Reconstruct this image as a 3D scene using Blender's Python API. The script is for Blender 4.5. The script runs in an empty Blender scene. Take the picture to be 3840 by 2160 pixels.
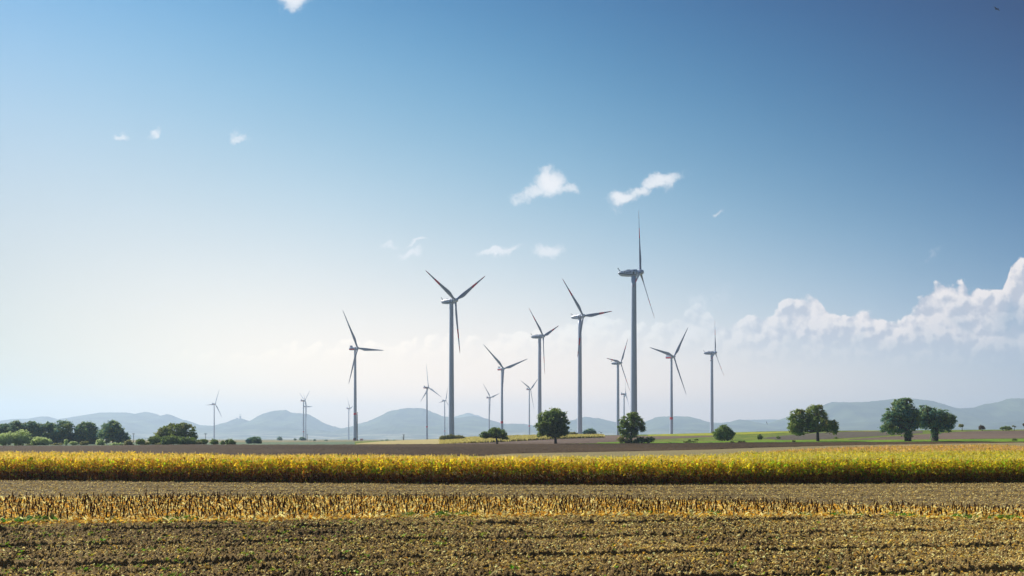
import bpy, math, random
import numpy as np
from mathutils import Matrix, Vector

R = math.radians
F, CX, CY, EYE = 3733.0, 1920.0, 1640.0, 4.0     # photo pixels: focal length, principal column, horizon row; eye height in metres
SC = bpy.context.scene
COL = SC.collection

# ---------------------------------------------------------------- camera
cam_data = bpy.data.cameras.new("camera")
cam = bpy.data.objects.new("camera", cam_data)
COL.objects.link(cam)
cam_data.sensor_width = 36.0
cam_data.lens = 36.0 * F / 3840.0
cam_data.shift_y = (1640.0 - 1080.0) / 3840.0
cam_data.clip_start = 0.5
cam_data.clip_end = 60000.0
cam.location = (0, 0, EYE)
cam.rotation_euler = (R(90), 0, 0)
SC.camera = cam
SC.view_settings.view_transform = 'Standard'
SC.view_settings.look = 'None'
SC.view_settings.gamma = 1.0
SC.view_settings.exposure = 0.5
SC.cycles.use_denoising = True
SC.cycles.denoiser = 'OPENIMAGEDENOISE'
SC.cycles.denoising_input_passes = 'RGB_ALBEDO_NORMAL'
SC.cycles.max_bounces = 8
SC.cycles.diffuse_bounces = 3
SC.cycles.transmission_bounces = 4
SC.cycles.transparent_max_bounces = 6
SC.cycles.volume_bounces = 1
SC.cycles.sample_clamp_indirect = 4.0

# ---------------------------------------------------------------- sun and sky
SUN_AZ, SUN_EL = -52.0, 36.0        # degrees from the view direction (+Y), negative = left
sdir = Vector((math.sin(R(SUN_AZ)) * math.cos(R(SUN_EL)), math.cos(R(SUN_AZ)) * math.cos(R(SUN_EL)), math.sin(R(SUN_EL))))
sun_data = bpy.data.lights.new("sun", 'SUN')
sun_data.energy = 5.0
sun_data.angle = R(0.53)
sun_data.color = (1.0, 0.94, 0.85)
sun = bpy.data.objects.new("sun", sun_data)
sun.rotation_euler = sdir.to_track_quat('Z', 'Y').to_euler()
sun.location = (0, 0, 60)
COL.objects.link(sun)

world = bpy.data.worlds.new("World")
SC.world = world
world.use_nodes = True
WT = world.node_tree
WT.nodes.clear()


class NT:
    """small helper that writes shader nodes"""
    def __init__(self, tree):
        self.t = tree

    def n(self, kind, **kw):
        nd = self.t.nodes.new(kind)
        for k, v in kw.items():
            setattr(nd, k, v)
        return nd

    def put(self, sock, v):
        if isinstance(v, bpy.types.NodeSocket):
            self.t.links.new(v, sock)
        elif v is not None:
            sock.default_value = v

    def math(self, op, a, b=None, c=None, clamp=False):
        nd = self.n('ShaderNodeMath', operation=op)
        nd.use_clamp = clamp
        self.put(nd.inputs[0], a)
        if b is not None:
            self.put(nd.inputs[1], b)
        if c is not None:
            self.put(nd.inputs[2], c)
        return nd.outputs[0]

    def vec(self, op, a, b=None, s=None):
        nd = self.n('ShaderNodeVectorMath', operation=op)
        self.put(nd.inputs[0], a)
        if b is not None:
            self.put(nd.inputs[1], b)
        if s is not None:
            self.put(nd.inputs['Scale'], s)
        return nd.outputs['Value'] if op in ('LENGTH', 'DOT_PRODUCT', 'DISTANCE') else nd.outputs[0]

    def comb(self, x, y, z):
        nd = self.n('ShaderNodeCombineXYZ')
        for i, v in enumerate((x, y, z)):
            self.put(nd.inputs[i], v)
        return nd.outputs[0]

    def sep(self, v):
        nd = self.n('ShaderNodeSeparateXYZ')
        self.put(nd.inputs[0], v)
        return nd.outputs

    def noise(self, v, scale, detail=3.0, rough=0.5, dist=0.0, lac=2.0):
        nd = self.n('ShaderNodeTexNoise')
        self.put(nd.inputs['Vector'], v)
        nd.inputs['Scale'].default_value = scale
        nd.inputs['Detail'].default_value = detail
        nd.inputs['Roughness'].default_value = rough
        nd.inputs['Distortion'].default_value = dist
        nd.inputs['Lacunarity'].default_value = lac
        return nd.outputs['Fac']

    def smooth(self, x, a, b, lo=0.0, hi=1.0):
        nd = self.n('ShaderNodeMapRange', interpolation_type='SMOOTHSTEP')
        self.put(nd.inputs[0], x)
        self.put(nd.inputs[1], a)
        self.put(nd.inputs[2], b)
        self.put(nd.inputs[3], lo)
        self.put(nd.inputs[4], hi)
        return nd.outputs[0]

    def lin(self, x, a, b, lo=0.0, hi=1.0):
        nd = self.n('ShaderNodeMapRange')
        self.put(nd.inputs[0], x)
        self.put(nd.inputs[1], a)
        self.put(nd.inputs[2], b)
        self.put(nd.inputs[3], lo)
        self.put(nd.inputs[4], hi)
        return nd.outputs[0]

    def mix(self, f, a, b, mode='MIX'):
        nd = self.n('ShaderNodeMix', data_type='RGBA', blend_type=mode)
        nd.clamp_factor = True
        self.put(nd.inputs[0], f)
        self.put(nd.inputs[6], a)
        self.put(nd.inputs[7], b)
        return nd.outputs[2]

    def ramp(self, x, stops):
        nd = self.n('ShaderNodeValToRGB')
        cr = nd.color_ramp
        while len(cr.elements) < len(stops):
            cr.elements.new(0.5)
        for e, (p, c) in zip(cr.elements, stops):
            e.position = p
            e.color = (c[0], c[1], c[2], 1)
        self.put(nd.inputs[0], x)
        return nd.outputs[0]

    def curve(self, x, pts):
        """float curve through pts, x in 0..1, y in 0..1"""
        nd = self.n('ShaderNodeFloatCurve')
        cv = nd.mapping.curves[0]
        while len(cv.points) < len(pts):
            cv.points.new(0.5, 0.5)
        for p, (a, b) in zip(cv.points, pts):
            p.location = (a, b)
            p.handle_type = 'AUTO_CLAMPED'
        nd.mapping.update()
        self.put(nd.inputs['Value'], x)
        return nd.outputs[0]


def srgb(r, g, b):
    def f(c):
        c /= 255.0
        return c / 12.92 if c <= 0.04045 else ((c + 0.055) / 1.055) ** 2.4
    return (f(r), f(g), f(b), 1.0)


def build_sky():
    N = NT(WT)
    out = N.n('ShaderNodeOutputWorld')
    bg = N.n('ShaderNodeBackground')
    sky = N.n('ShaderNodeTexSky', sky_type='NISHITA')
    sky.sun_disc = False
    sky.sun_elevation = R(SUN_EL)
    sky.sun_rotation = R(SUN_AZ)
    sky.altitude = 150.0
    sky.air_density = 1.0
    sky.dust_density = 1.2
    sky.ozone_density = 2.0
    d = N.vec('NORMALIZE', N.n('ShaderNodeTexCoord').outputs['Generated'])
    x, y, z = N.sep(d)
    ys = N.math('MAXIMUM', y, 0.05)
    px = N.math('DIVIDE', x, ys)            # tangent of the bearing
    pz = N.math('DIVIDE', z, ys)            # tangent of the height angle
    ahead = N.smooth(y, 0.1, 0.35)          # clouds only where they were seen, in front
    # slow changes in the blue: clearer, deeper air away from the sun
    lowf = N.noise(N.comb(px, N.math('MULTIPLY', pz, 1.6), 0.0), 3.2, 3.0, 0.5)
    grade = SKY_GRADE
    # clear deep blue away from the sun, milky towards it and towards the horizon
    qx = N.math('MAXIMUM', N.math('MINIMUM', px, 0.62), -0.62)
    qz = N.math('MAXIMUM', N.math('MINIMUM', pz, 0.50), 0.0)
    x2, z2, xz = N.math('MULTIPLY', qx, qx), N.math('MULTIPLY', qz, qz), N.math('MULTIPLY', qx, qz)
    terms = [None, qx, qz, x2, xz, z2, N.math('MULTIPLY', z2, qz), N.math('EXPONENT', N.math('MULTIPLY', qz, -12.0))]
    chans = []
    for cf in SKY_POLY:
        acc = cf[0]
        for t_, c_ in zip(terms[1:], cf[1:]):
            acc = N.math('MULTIPLY_ADD', t_, c_, acc)
        chans.append(N.math('EXPONENT', acc))
    tint = N.comb(*chans)
    wob = N.math('MULTIPLY_ADD', N.math('SUBTRACT', lowf, 0.5), grade['wob'], 1.0)
    tint = N.vec('SCALE', tint, s=wob)
    base = N.mix(1.0, sky.outputs[0], tint, 'MULTIPLY')
    # ---- clouds
    wv = N.comb(px, pz, 0.0)
    n1 = N.n('ShaderNodeTexNoise')
    N.put(n1.inputs['Vector'], wv)
    n1.inputs['Scale'].default_value = 38.0
    n1.inputs['Detail'].default_value = 6.0
    n1.inputs['Roughness'].default_value = 0.6
    warp = N.vec('SCALE', N.vec('SUBTRACT', n1.outputs['Color'], (0.5, 0.5, 0.5)), s=0.034)
    wp = N.vec('ADD', wv, warp)
    n2 = N.noise(wp, 120.0, 6.0, 0.66)
    blobs = None
    for (u, v, ru, rv, rot, st) in CLOUDLETS:
        mp = N.n('ShaderNodeMapping', vector_type='TEXTURE')
        N.put(mp.inputs[0], wp)
        mp.inputs['Location'].default_value = ((u - CX) / F, (CY - v) / F, 0)
        mp.inputs['Rotation'].default_value = (0, 0, R(rot))
        mp.inputs['Scale'].default_value = (ru / F, rv / F, 1)
        l = N.vec('LENGTH', mp.outputs[0])
        a = N.smooth(l, 0.2, 1.5, st, 0.0)
        blobs = a if blobs is None else N.math('MAXIMUM', blobs, a)
    small = N.math('MULTIPLY', blobs, N.smooth(N.math('ADD', n2, N.math('MULTIPLY', blobs, 0.62)), 0.47, 0.95))
    # the long bank of cumulus low in the sky, taller towards the right
    u01 = N.lin(px, (0 - CX) / F, (4200 - CX) / F)
    top = N.curve(u01, [(u / 4200.0, (1500 - v) / 600.0) for u, v in BANK_TOP])
    topz = N.math('MULTIPLY', N.math('ADD', N.math('MULTIPLY', top, 600.0), CY - 1500.0), 1.0 / F)
    wz = N.sep(N.vec('ADD', wv, N.vec('SCALE', warp, s=0.42)))[1]
    # rounded heads
    def heads(off):
        v1 = N.n('ShaderNodeTexVoronoi', feature='SMOOTH_F1')
        N.put(v1.inputs['Vector'], N.vec('ADD', N.vec('ADD', wv, N.vec('SCALE', warp, s=0.35)), off))
        v1.inputs['Scale'].default_value = 46.0
        v1.inputs['Smoothness'].default_value = 0.35
        v2 = N.n('ShaderNodeTexVoronoi', feature='SMOOTH_F1')
        N.put(v2.inputs['Vector'], N.vec('ADD', N.vec('ADD', wv, N.vec('SCALE', warp, s=0.3)), off))
        v2.inputs['Scale'].default_value = 110.0
        v2.inputs['Smoothness'].default_value = 0.4
        nn = N.noise(N.vec('ADD', wv, off), 240.0, 4.0, 0.6)
        s = N.math('ADD', N.math('MULTIPLY', v1.outputs['Distance'], -1.0), N.math('MULTIPLY', v2.outputs['Distance'], -0.45))
        return N.math('ADD', s, N.math('MULTIPLY', nn, 0.35))
    h0 = heads((0, 0, 0))
    h1 = heads((-0.0042, 0.0052, 0))
    depth_in = N.math('ADD', N.math('SUBTRACT', topz, wz), N.math('MULTIPLY', N.math('ADD', h0, 0.35), 0.016))
    bank = N.smooth(depth_in, 0.0, 0.0042)
    bank = N.math('MULTIPLY', bank, N.smooth(wz, (CY - 1400) / F, (CY - 1230) / F))
    holes = N.smooth(N.noise(wp, 14.0, 4.0, 0.55), 0.28, 0.55, 0.25, 1.0)
    inner = N.smooth(depth_in, 0.0, 0.05)
    bank = N.math('MULTIPLY', bank, N.mix(inner, (1, 1, 1, 1), holes))
    strength = N.curve(u01, [(0.0, 0.0), (0.12, 0.2), (0.24, 0.5), (0.45, 0.62), (0.6, 0.72), (0.72, 0.92), (1.0, 1.0)])
    bank = N.math('MULTIPLY', bank, strength)
    shade = N.math('ADD', N.math('MULTIPLY', N.math('SUBTRACT', h0, h1), 2.6), 0.58, clamp=True)
    shade = N.math('SUBTRACT', shade, N.math('MULTIPLY', N.smooth(depth_in, 0.004, 0.045), 0.32), clamp=True)
    dark_c = N.mix(N.curve(u01, [(0.0, 0.0), (0.5, 0.05), (0.62, 0.3), (0.78, 1.0), (1.0, 1.0)]), N.vec('SCALE', base, s=1.04), grade['cloud_dark'])
    lit_c = N.mix(N.curve(u01, [(0.0, 0.0), (0.5, 0.05), (0.62, 0.4), (0.78, 1.0), (1.0, 1.0)]), N.vec('MULTIPLY', base, (1.26, 1.24, 1.20)), grade['cloud_lit'])
    ccol = N.mix(shade, dark_c, lit_c)
    # haze in front of the low clouds lets the sky colour through
    withbank = N.mix(N.math('MULTIPLY', bank, ahead), base, ccol)
    allc = N.mix(N.math('MULTIPLY', small, ahead), withbank, grade['puff'])
    N.put(bg.inputs[0], allc)
    bg.inputs[1].default_value = grade['strength']
    WT.links.new(bg.outputs[0], out.inputs[0])


# sky colours as factors on the Nishita sky; cloud colours in the same units
SKY_GRADE = dict(strength=0.11, wob=0.10, cloud_dark=(3.5, 3.7, 4.3, 1), cloud_lit=(6.3, 5.85, 5.7, 1), puff=(5.7, 5.8, 6.0, 1))
#POLY0
SKY_POLY = [[0.654, 0.986, -2.22, -3.134, -8.748, -6.45, -5.014, -0.315], [-0.161, 0.678, 0.578, -2.057, -4.477, -3.44, -3.576, 0.338], [-0.589, 0.896, 1.337, -1.22, -3.689, -1.917, -2.685, 0.824]]
#POLY1
# (column, row, half width, half height, turn, strength)
CLOUDLETS = [
    (2062, 690, 62, 48, 8, 1.0), (2008, 722, 62, 34, 25, 0.8), (1950, 742, 44, 30, 10, 0.6), (2125, 708, 58, 26, -12, 0.7),
    (2335, 740, 58, 28, 14, 0.95), (2478, 684, 92, 28, 20, 0.9), (2400, 722, 66, 26, 28, 0.85),
    (2684, 796, 26, 11, 32, 0.55), (1862, 944, 98, 19, 9, 0.8), (2052, 944, 62, 24, 5, 0.75),
    (1558, 906, 46, 13, 12, 0.7), (1540, 950, 54, 19, 8, 0.7), (1452, 924, 40, 11, 0, 0.55),
    (462, 510, 28, 18, 10, 0.65), (580, 508, 38, 17, 28, 0.7), (900, 512, 38, 26, 0, 0.65),
    (1100, -8, 66, 48, 0, 0.9), (560, 1140, 76, 17, 4, 0.3), (3490, 962, 56, 14, 28, 0.25),
    (2700, 1100, 60, 30, 10, 0.25), (2620, 1130, 40, 34, 0, 0.35),
]
BANK_TOP = [(0, 1420), (500, 1345), (760, 1308), (1000, 1288), (1250, 1275), (1500, 1256), (1745, 1242), (1900, 1225), (2050, 1205),
            (2210, 1162), (2300, 1186), (2450, 1205), (2640, 1125), (2700, 1195), (2790, 1180), (2900, 1160), (3000, 1098),
            (3060, 1106), (3150, 1172), (3220, 1146), (3320, 1186), (3400, 1146), (3470, 1082), (3530, 1052), (3640, 1072),
            (3735, 1080), (3790, 985), (3860, 950), (4000, 930), (4200, 960)]


# ---------------------------------------------------------------- helpers
def tag(o, label=None, cat=None, group=None, kind=None):
    if label:
        o['label'] = label
    if cat:
        o['category'] = cat
    if group:
        o['group'] = group
    if kind:
        o['kind'] = kind
    return o


def link(o, parent=None):
    COL.objects.link(o)
    if parent is not None:
        o.parent = parent
    return o


def empty(name, loc, label, cat, group=None, rz=0.0):
    o = bpy.data.objects.new(name, None)
    o.empty_display_size = 1.0
    o.location = loc
    o.rotation_euler = (0, 0, rz)
    link(o)
    return tag(o, label, cat, group)


def mesh_np(name, verts, faces, mats, parent=None, colors=None, smooth=False, matidx=None):
    """verts (n,3), faces (m,k) of one size k or list of such arrays; colors per face (m,3)"""
    verts = np.asarray(verts, dtype=np.float32)
    fl = faces if isinstance(faces, list) else [faces]
    fl = [np.asarray(f, dtype=np.int32) for f in fl if len(f)]
    me = bpy.data.meshes.new(name)
    me.vertices.add(len(verts))
    me.vertices.foreach_set('co', verts.ravel())
    loops = np.concatenate([f.ravel() for f in fl])
    sizes = np.concatenate([np.full(len(f), f.shape[1], dtype=np.int32) for f in fl])
    starts = np.concatenate([[0], np.cumsum(sizes)[:-1]]).astype(np.int32)
    me.loops.add(len(loops))
    me.loops.foreach_set('vertex_index', loops)
    me.polygons.add(len(sizes))
    me.polygons.foreach_set('loop_start', starts)
    me.polygons.foreach_set('loop_total', sizes)
    if matidx is not None:
        me.polygons.foreach_set('material_index', np.asarray(matidx, dtype=np.int32))
    me.polygons.foreach_set('use_smooth', np.full(len(sizes), smooth, dtype=bool))
    if colors is not None:
        at = me.color_attributes.new('tint', 'FLOAT_COLOR', 'CORNER')
        c = np.repeat(np.asarray(colors, dtype=np.float32), sizes, axis=0)
        c4 = np.ones((len(c), 4), dtype=np.float32)
        c4[:, :3] = c
        at.data.foreach_set('color', c4.ravel())
    me.update(calc_edges=True)
    for m in (mats if isinstance(mats, (list, tuple)) else [mats]):
        me.materials.append(m)
    return link(bpy.data.objects.new(name, me), parent)


def hash2(ix, iy, seed):
    h = (ix.astype(np.int64) * 374761393 + iy.astype(np.int64) * 668265263 + seed * 2147483647) & 0xFFFFFFFF
    h = ((h ^ (h >> 13)) * 1274126177) & 0xFFFFFFFF
    h = h ^ (h >> 16)
    return (h & 0xFFFF) / 65535.0


def vnoise(x, y, seed=0):
    ix = np.floor(x)
    iy = np.floor(y)
    fx = x - ix
    fy = y - iy
    fx = fx * fx * (3 - 2 * fx)
    fy = fy * fy * (3 - 2 * fy)
    a = hash2(ix, iy, seed)
    b = hash2(ix + 1, iy, seed)
    c = hash2(ix, iy + 1, seed)
    d = hash2(ix + 1, iy + 1, seed)
    return a + (b - a) * fx + (c - a) * fy + (a - b - c + d) * fx * fy


def fnoise(x, y, oct=4, seed=0, rough=0.5):
    s, a, t = 0, 1.0, 0
    for k in range(oct):
        s = s + a * vnoise(x * 2 ** k, y * 2 ** k, seed + k * 17)
        t += a
        a *= rough
    return s / t


def vnoise3(x, y, z, seed=0):
    iz = np.floor(z)
    fz = z - iz
    a = vnoise(x + iz * 37.1, y + iz * 17.7, seed)
    b = vnoise(x + (iz + 1) * 37.1, y + (iz + 1) * 17.7, seed)
    return a + (b - a) * fz


# ---------------------------------------------------------------- terrain
def tab(pts):
    xs = np.array([p[0] for p in pts], float)
    ys_ = np.array([p[1] for p in pts], float)
    return lambda u: np.interp(u, xs, ys_)


y330 = tab([(-900, 1672), (0, 1672), (500, 1670), (700, 1668), (1300, 1667), (1900, 1665), (2400, 1663), (2850, 1659), (3300, 1658), (3840, 1657), (4700, 1656)])
y520 = tab([(-900, 1661), (0, 1661), (700, 1660), (1000, 1659), (1250, 1657), (1400, 1654), (1500, 1651), (1600, 1647.5), (1750, 1641), (1900, 1638),
            (2050, 1635.5), (2200, 1633), (2330, 1631), (2450, 1628.5), (2600, 1625), (2750, 1621), (2900, 1617), (3100, 1615), (3300, 1614),
            (3600, 1612), (3840, 1610.5), (4700, 1607)])
LD = np.log(np.array([520.0, 1000.0, 2000.0, 4000.0, 8000.0, 14000.0]))


def terrain(x, d):
    """ground height at lateral x, depth d (both metres)"""
    x = np.asarray(x, float)
    d = np.asarray(d, float)
    x, d = np.broadcast_arrays(x, d)
    dd = np.maximum(d, 1.0)
    u = CX + F * x / np.maximum(dd, 60.0)
    z330 = EYE - (y330(u) - CY) * 330.0 / F
    z = z330 * np.clip((dd - 100) / 230.0, 0, 1)
    t = np.clip((dd - 330) / 190.0, 0, 1)
    yy = y330(u) + (y520(u) - y330(u)) * t
    z = np.where(dd > 330, EYE - (yy - CY) * dd / F, z)
    ld = np.log(np.maximum(dd, 520))
    yf = np.interp(ld, LD, [0, 1652.5, 1649.5, 1648.2, 1647.2, 1646.4])
    k = np.clip((ld - LD[0]) / (LD[1] - LD[0]), 0, 1)
    yf2 = np.where(ld < LD[1], y520(u) * (1 - k) + 1652.5 * k, yf)
    z = np.where(dd > 520, EYE - (yf2 - CY) * dd / F, z)
    return z


def d_for(u, y):
    """depth whose ground is seen at column u, row y"""
    ds = np.concatenate([np.linspace(20, 330, 400), np.linspace(331, 520, 200), np.geomspace(521, 9000, 200)])
    yy = CY + F * (EYE - terrain((u - CX) / F * ds, ds)) / ds
    yy = np.minimum.accumulate(yy)
    return float(np.interp(-y, -yy, ds))


def ground_at(u, d):
    x = (u - CX) / F * d
    return Vector((x, d, float(terrain(x, d))))


FURROWS = [26.9, 32.9, 38.7, 45.0]


def detail(x, y, mode):
    """relief of the worked soil, metres"""
    if mode == 'near':
        s = y - 0.176 * x + 0.35 * (vnoise(x * 0.07, y * 0.07, 5) - 0.5) + 0.05 * (vnoise(x * 1.1, y * 0.6, 6) - 0.5)
        n = fnoise(x * 10.0, y * 9.0, 3, 1, 0.7)
        c = np.maximum(n - 0.42, 0) * (0.24 + 0.30 * vnoise(x * 0.8, y * 0.8, 14))
        # drill ridges, steep on the near side
        ph = (s / 0.72) % 1.0
        saw = np.where(ph < 0.16, ph / 0.16, 1 - (ph - 0.16) / 0.84)
        k = np.clip(2.4 * vnoise(x * 0.22, s * 1.4, 8) - 0.55, 0, 1.2)
        h = c + 0.05 * (fnoise(x * 1.6, y * 3.2, 2, 9) - 0.5) + 0.055 * saw * k
        for f in FURROWS:
            t = s - f
            kk = 0.7 + 0.6 * vnoise(x * 0.9, y * 0.0 + f, 7)
            h = h + 0.12 * kk * np.where(t < 0, np.exp(-(t / 0.04) ** 2), np.exp(-(t / 0.30) ** 2)) - 0.05 * np.exp(-((t + 0.22) / 0.16) ** 2)
        return h
    if mode == 'stubble':
        return 0.05 * fnoise(x * 4, y * 4, 3, 21) + 0.03 * np.sin(y * 2 * np.pi / 0.75)
    if mode == 'tilled':
        n = fnoise(x * 4.5, y * 4.5, 3, 31, 0.62)
        s = y + 0.012 * x + 0.3 * (vnoise(x * 0.05, y * 0.05, 35) - 0.5)
        ph = (s / 1.3) % 1.0
        saw = np.where(ph < 0.12, ph / 0.12, 1 - (ph - 0.12) / 0.88)
        big = (s / 5.2) % 1.0
        line = np.where(big < 0.04, big / 0.04, np.exp(-(big - 0.04) / 0.06))
        return np.maximum(n - 0.45, 0) * 0.24 + 0.045 * saw * (0.2 + 1.2 * vnoise(x * .12, s * .8, 36)) + 0.06 * line
    if mode == 'brown':
        return 0.34 * (fnoise(x * 0.9, y * 0.5, 3, 41, 0.6) - 0.5) + 0.10 * np.sin((y + 0.10 * x) * 2 * np.pi / 9.0)
    return np.zeros(np.broadcast(x, y).shape)


def strip(name, d0, d1, nu, nv, mat, mode='', u0=-700.0, u1=4540.0, power=1.0, lift=0.0, kind='structure', eps=0.0):
    """one field as a sheet between two depth curves d0(u), d1(u)"""
    us = np.linspace(u0, u1, nu)
    v = np.linspace(0, 1, nv) ** power
    a = np.array([d0(u) for u in us]) if callable(d0) else np.full(nu, float(d0))
    b = np.array([d1(u) for u in us]) if callable(d1) else np.full(nu, float(d1))
    D = a[None, :] + (b - a)[None, :] * v[:, None]
    X = (us[None, :] - CX) / F * D
    Z = terrain(X, D) + lift
    if mode:
        e = np.minimum(v, 1 - v)[:, None]
        Z = Z + detail(X, D, mode) * np.clip(e / 0.004, 0, 1)
    V = np.stack([X, D, Z], -1).reshape(-1, 3)
    i = (np.arange(nv - 1)[:, None] * nu + np.arange(nu - 1)[None, :]).ravel()
    Fc = np.stack([i, i + 1, i + nu + 1, i + nu], -1)
    o = mesh_np(name, V, Fc, mat, smooth=True)
    o['kind'] = kind
    return o


# ---------------------------------------------------------------- materials
def new_mat(name, rough=0.9, spec=0.2):
    m = bpy.data.materials.new(name)
    m.use_nodes = True
    t = m.node_tree
    t.nodes.clear()
    N = NT(t)
    out = N.n('ShaderNodeOutputMaterial')
    b = N.n('ShaderNodeBsdfPrincipled')
    b.inputs['Roughness'].default_value = rough
    b.inputs['Specular IOR Level'].default_value = spec
    t.links.new(b.outputs[0], out.inputs[0])
    return m, N, b, out


def flat_mat(name, col, rough=0.6, spec=0.3, var=0.12, scale=0.8):
    m, N, b, out = new_mat(name, rough, spec)
    pos = N.n('ShaderNodeTexCoord').outputs['Object']
    n = N.noise(pos, scale, 4.0, 0.6)
    c = N.mix(n, tuple(v * (1 - var) for v in col[:3]) + (1,), tuple(min(1, v * (1 + var)) for v in col[:3]) + (1,))
    N.put(b.inputs['Base Color'], c)
    return m


def soil_mat(name, dark, lite, dry=None, scale=1.0, stretch=1.0, bump=0.0, fleck=0.0, fleck_col=(0.5, 0.4, 0.2, 1), big=0.02):
    m, N, b, out = new_mat(name, 0.95, 0.08)
    pos = N.n('ShaderNodeNewGeometry').outputs['Position']
    p = N.vec('MULTIPLY', pos, (1.0, stretch, 0.0))
    a = N.noise(p, 3.0 * scale, 6.0, 0.65)
    c = N.mix(N.smooth(a, 0.3, 0.7), dark, lite)
    g = N.noise(N.vec('MULTIPLY', pos, (1, 1, 0)), big, 3.0, 0.5)
    c = N.mix(N.smooth(g, 0.3, 0.7, 0.0, 0.8), c, dry if dry else lite)
    if fleck:
        f = N.noise(p, 11.0 * scale, 3.0, 0.7)
        c = N.mix(N.smooth(f, 0.66 - fleck, 0.72 - fleck * 0.6), c, fleck_col)
    N.put(b.inputs['Base Color'], c)
    if bump:
        bn = N.n('ShaderNodeBump')
        bn.inputs['Strength'].default_value = 1.0
        bn.inputs['Distance'].default_value = bump
        N.put(bn.inputs['Height'], N.noise(p, 5.0 * scale, 5.0, 0.7))
        N.put(b.inputs['Normal'], bn.outputs[0])
    return m


def leaf_mat(name, trans=0.35, rough=0.7, spec=0.15, gain=1.0):
    """colour of each leaf from the mesh, partly see-through for light from behind"""
    m = bpy.data.materials.new(name)
    m.use_nodes = True
    t = m.node_tree
    t.nodes.clear()
    N = NT(t)
    out = N.n('ShaderNodeOutputMaterial')
    b = N.n('ShaderNodeBsdfPrincipled')
    b.inputs['Roughness'].default_value = rough
    b.inputs['Specular IOR Level'].default_value = spec
    tr = N.n('ShaderNodeBsdfTranslucent')
    at = N.n('ShaderNodeAttribute', attribute_name='tint')
    c = at.outputs['Color']
    if gain != 1.0:
        c = N.mix(1.0, c, (gain, gain, gain, 1), 'MULTIPLY')
    N.put(b.inputs['Base Color'], c)
    N.put(tr.inputs[0], c)
    mx = N.n('ShaderNodeMixShader')
    mx.inputs[0].default_value = trans
    t.links.new(b.outputs[0], mx.inputs[1])
    t.links.new(tr.outputs[0], mx.inputs[2])
    t.links.new(mx.outputs[0], out.inputs[0])
    return m


M_soil = soil_mat('dark soil', (0.026, 0.015, 0.006, 1), (0.155, 0.100, 0.040, 1), (0.24, 0.160, 0.062, 1), 2.4, fleck=0.05, fleck_col=(0.64, 0.47, 0.13, 1), big=0.08)
M_stub = soil_mat('straw covered soil', (0.24, 0.12, 0.02, 1), (0.92, 0.58, 0.11, 1), (0.78, 0.46, 0.08, 1), 2.6, fleck=0.03, fleck_col=(0.14, 0.065, 0.02, 1))
M_till = soil_mat('tilled soil', (0.05, 0.034, 0.014, 1), (0.21, 0.152, 0.072, 1), (0.18, 0.13, 0.06, 1), 1.8, fleck=0.06, fleck_col=(0.46, 0.37, 0.19, 1), big=0.05)
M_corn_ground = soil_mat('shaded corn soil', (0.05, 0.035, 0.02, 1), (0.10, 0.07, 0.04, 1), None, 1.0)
M_brown = soil_mat('brown ploughed soil', (0.024, 0.014, 0.006, 1), (0.070, 0.043, 0.020, 1), (0.098, 0.062, 0.031, 1), 0.55, 0.35, bump=0.12, big=0.012)
M_tan = soil_mat('pale cereal stubble', (0.17, 0.14, 0.06, 1), (0.29, 0.245, 0.115, 1), (0.26, 0.20, 0.09, 1), 0.5, 0.35, bump=0.08, big=0.02)
M_mauve = soil_mat('greyish ploughed soil', (0.07, 0.048, 0.034, 1), (0.17, 0.120, 0.085, 1), (0.19, 0.135, 0.10, 1), 0.25, 0.25, bump=0.12, big=0.012)
M_grey = soil_mat('grey ploughed soil', (0.06, 0.05, 0.038, 1), (0.15, 0.12, 0.095, 1), (0.12, 0.105, 0.07, 1), 0.25, 0.25, bump=0.12, big=0.015)
M_yellow_crop = soil_mat('pale yellow crop', (0.33, 0.27, 0.10, 1), (0.50, 0.42, 0.18, 1), (0.45, 0.36, 0.17, 1), 0.3, 0.2, bump=0.2)
M_plain = None


def grass_mat(name, a, b2, c2, scale=0.12):
    m, N, b, out = new_mat(name, 0.9, 0.1)
    pos = N.vec('MULTIPLY', N.n('ShaderNodeNewGeometry').outputs['Position'], (1.0, 0.5, 0.0))
    n = N.noise(pos, scale, 5.0, 0.6)
    c = N.mix(N.smooth(n, 0.35, 0.65), a, b2)
    n3 = N.noise(pos, scale * 6, 3.0, 0.6)
    c = N.mix(N.smooth(n3, 0.5, 0.72), c, c2)
    N.put(b.inputs['Base Color'], c)
    bn = N.n('ShaderNodeBump')
    bn.inputs['Strength'].default_value = 1.0
    bn.inputs['Distance'].default_value = 0.25
    N.put(bn.inputs['Height'], N.noise(pos, 1.5, 4.0, 0.7))
    N.put(b.inputs['Normal'], bn.outputs[0])
    return m


M_meadow = grass_mat('meadow grass', (0.09, 0.15, 0.015, 1), (0.21, 0.23, 0.03, 1), (0.06, 0.07, 0.02, 1))
M_verge = grass_mat('bright verge grass', (0.10, 0.22, 0.01, 1), (0.19, 0.29, 0.015, 1), (0.05, 0.09, 0.01, 1))
M_bluegreen = grass_mat('cool green pasture', (0.09, 0.15, 0.09, 1), (0.15, 0.20, 0.12, 1), (0.22, 0.20, 0.11, 1), 0.05)
M_yellowtop = grass_mat('yellow flowering crop', (0.22, 0.28, 0.03, 1), (0.42, 0.38, 0.03, 1), (0.12, 0.16, 0.02, 1), 0.2)


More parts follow.
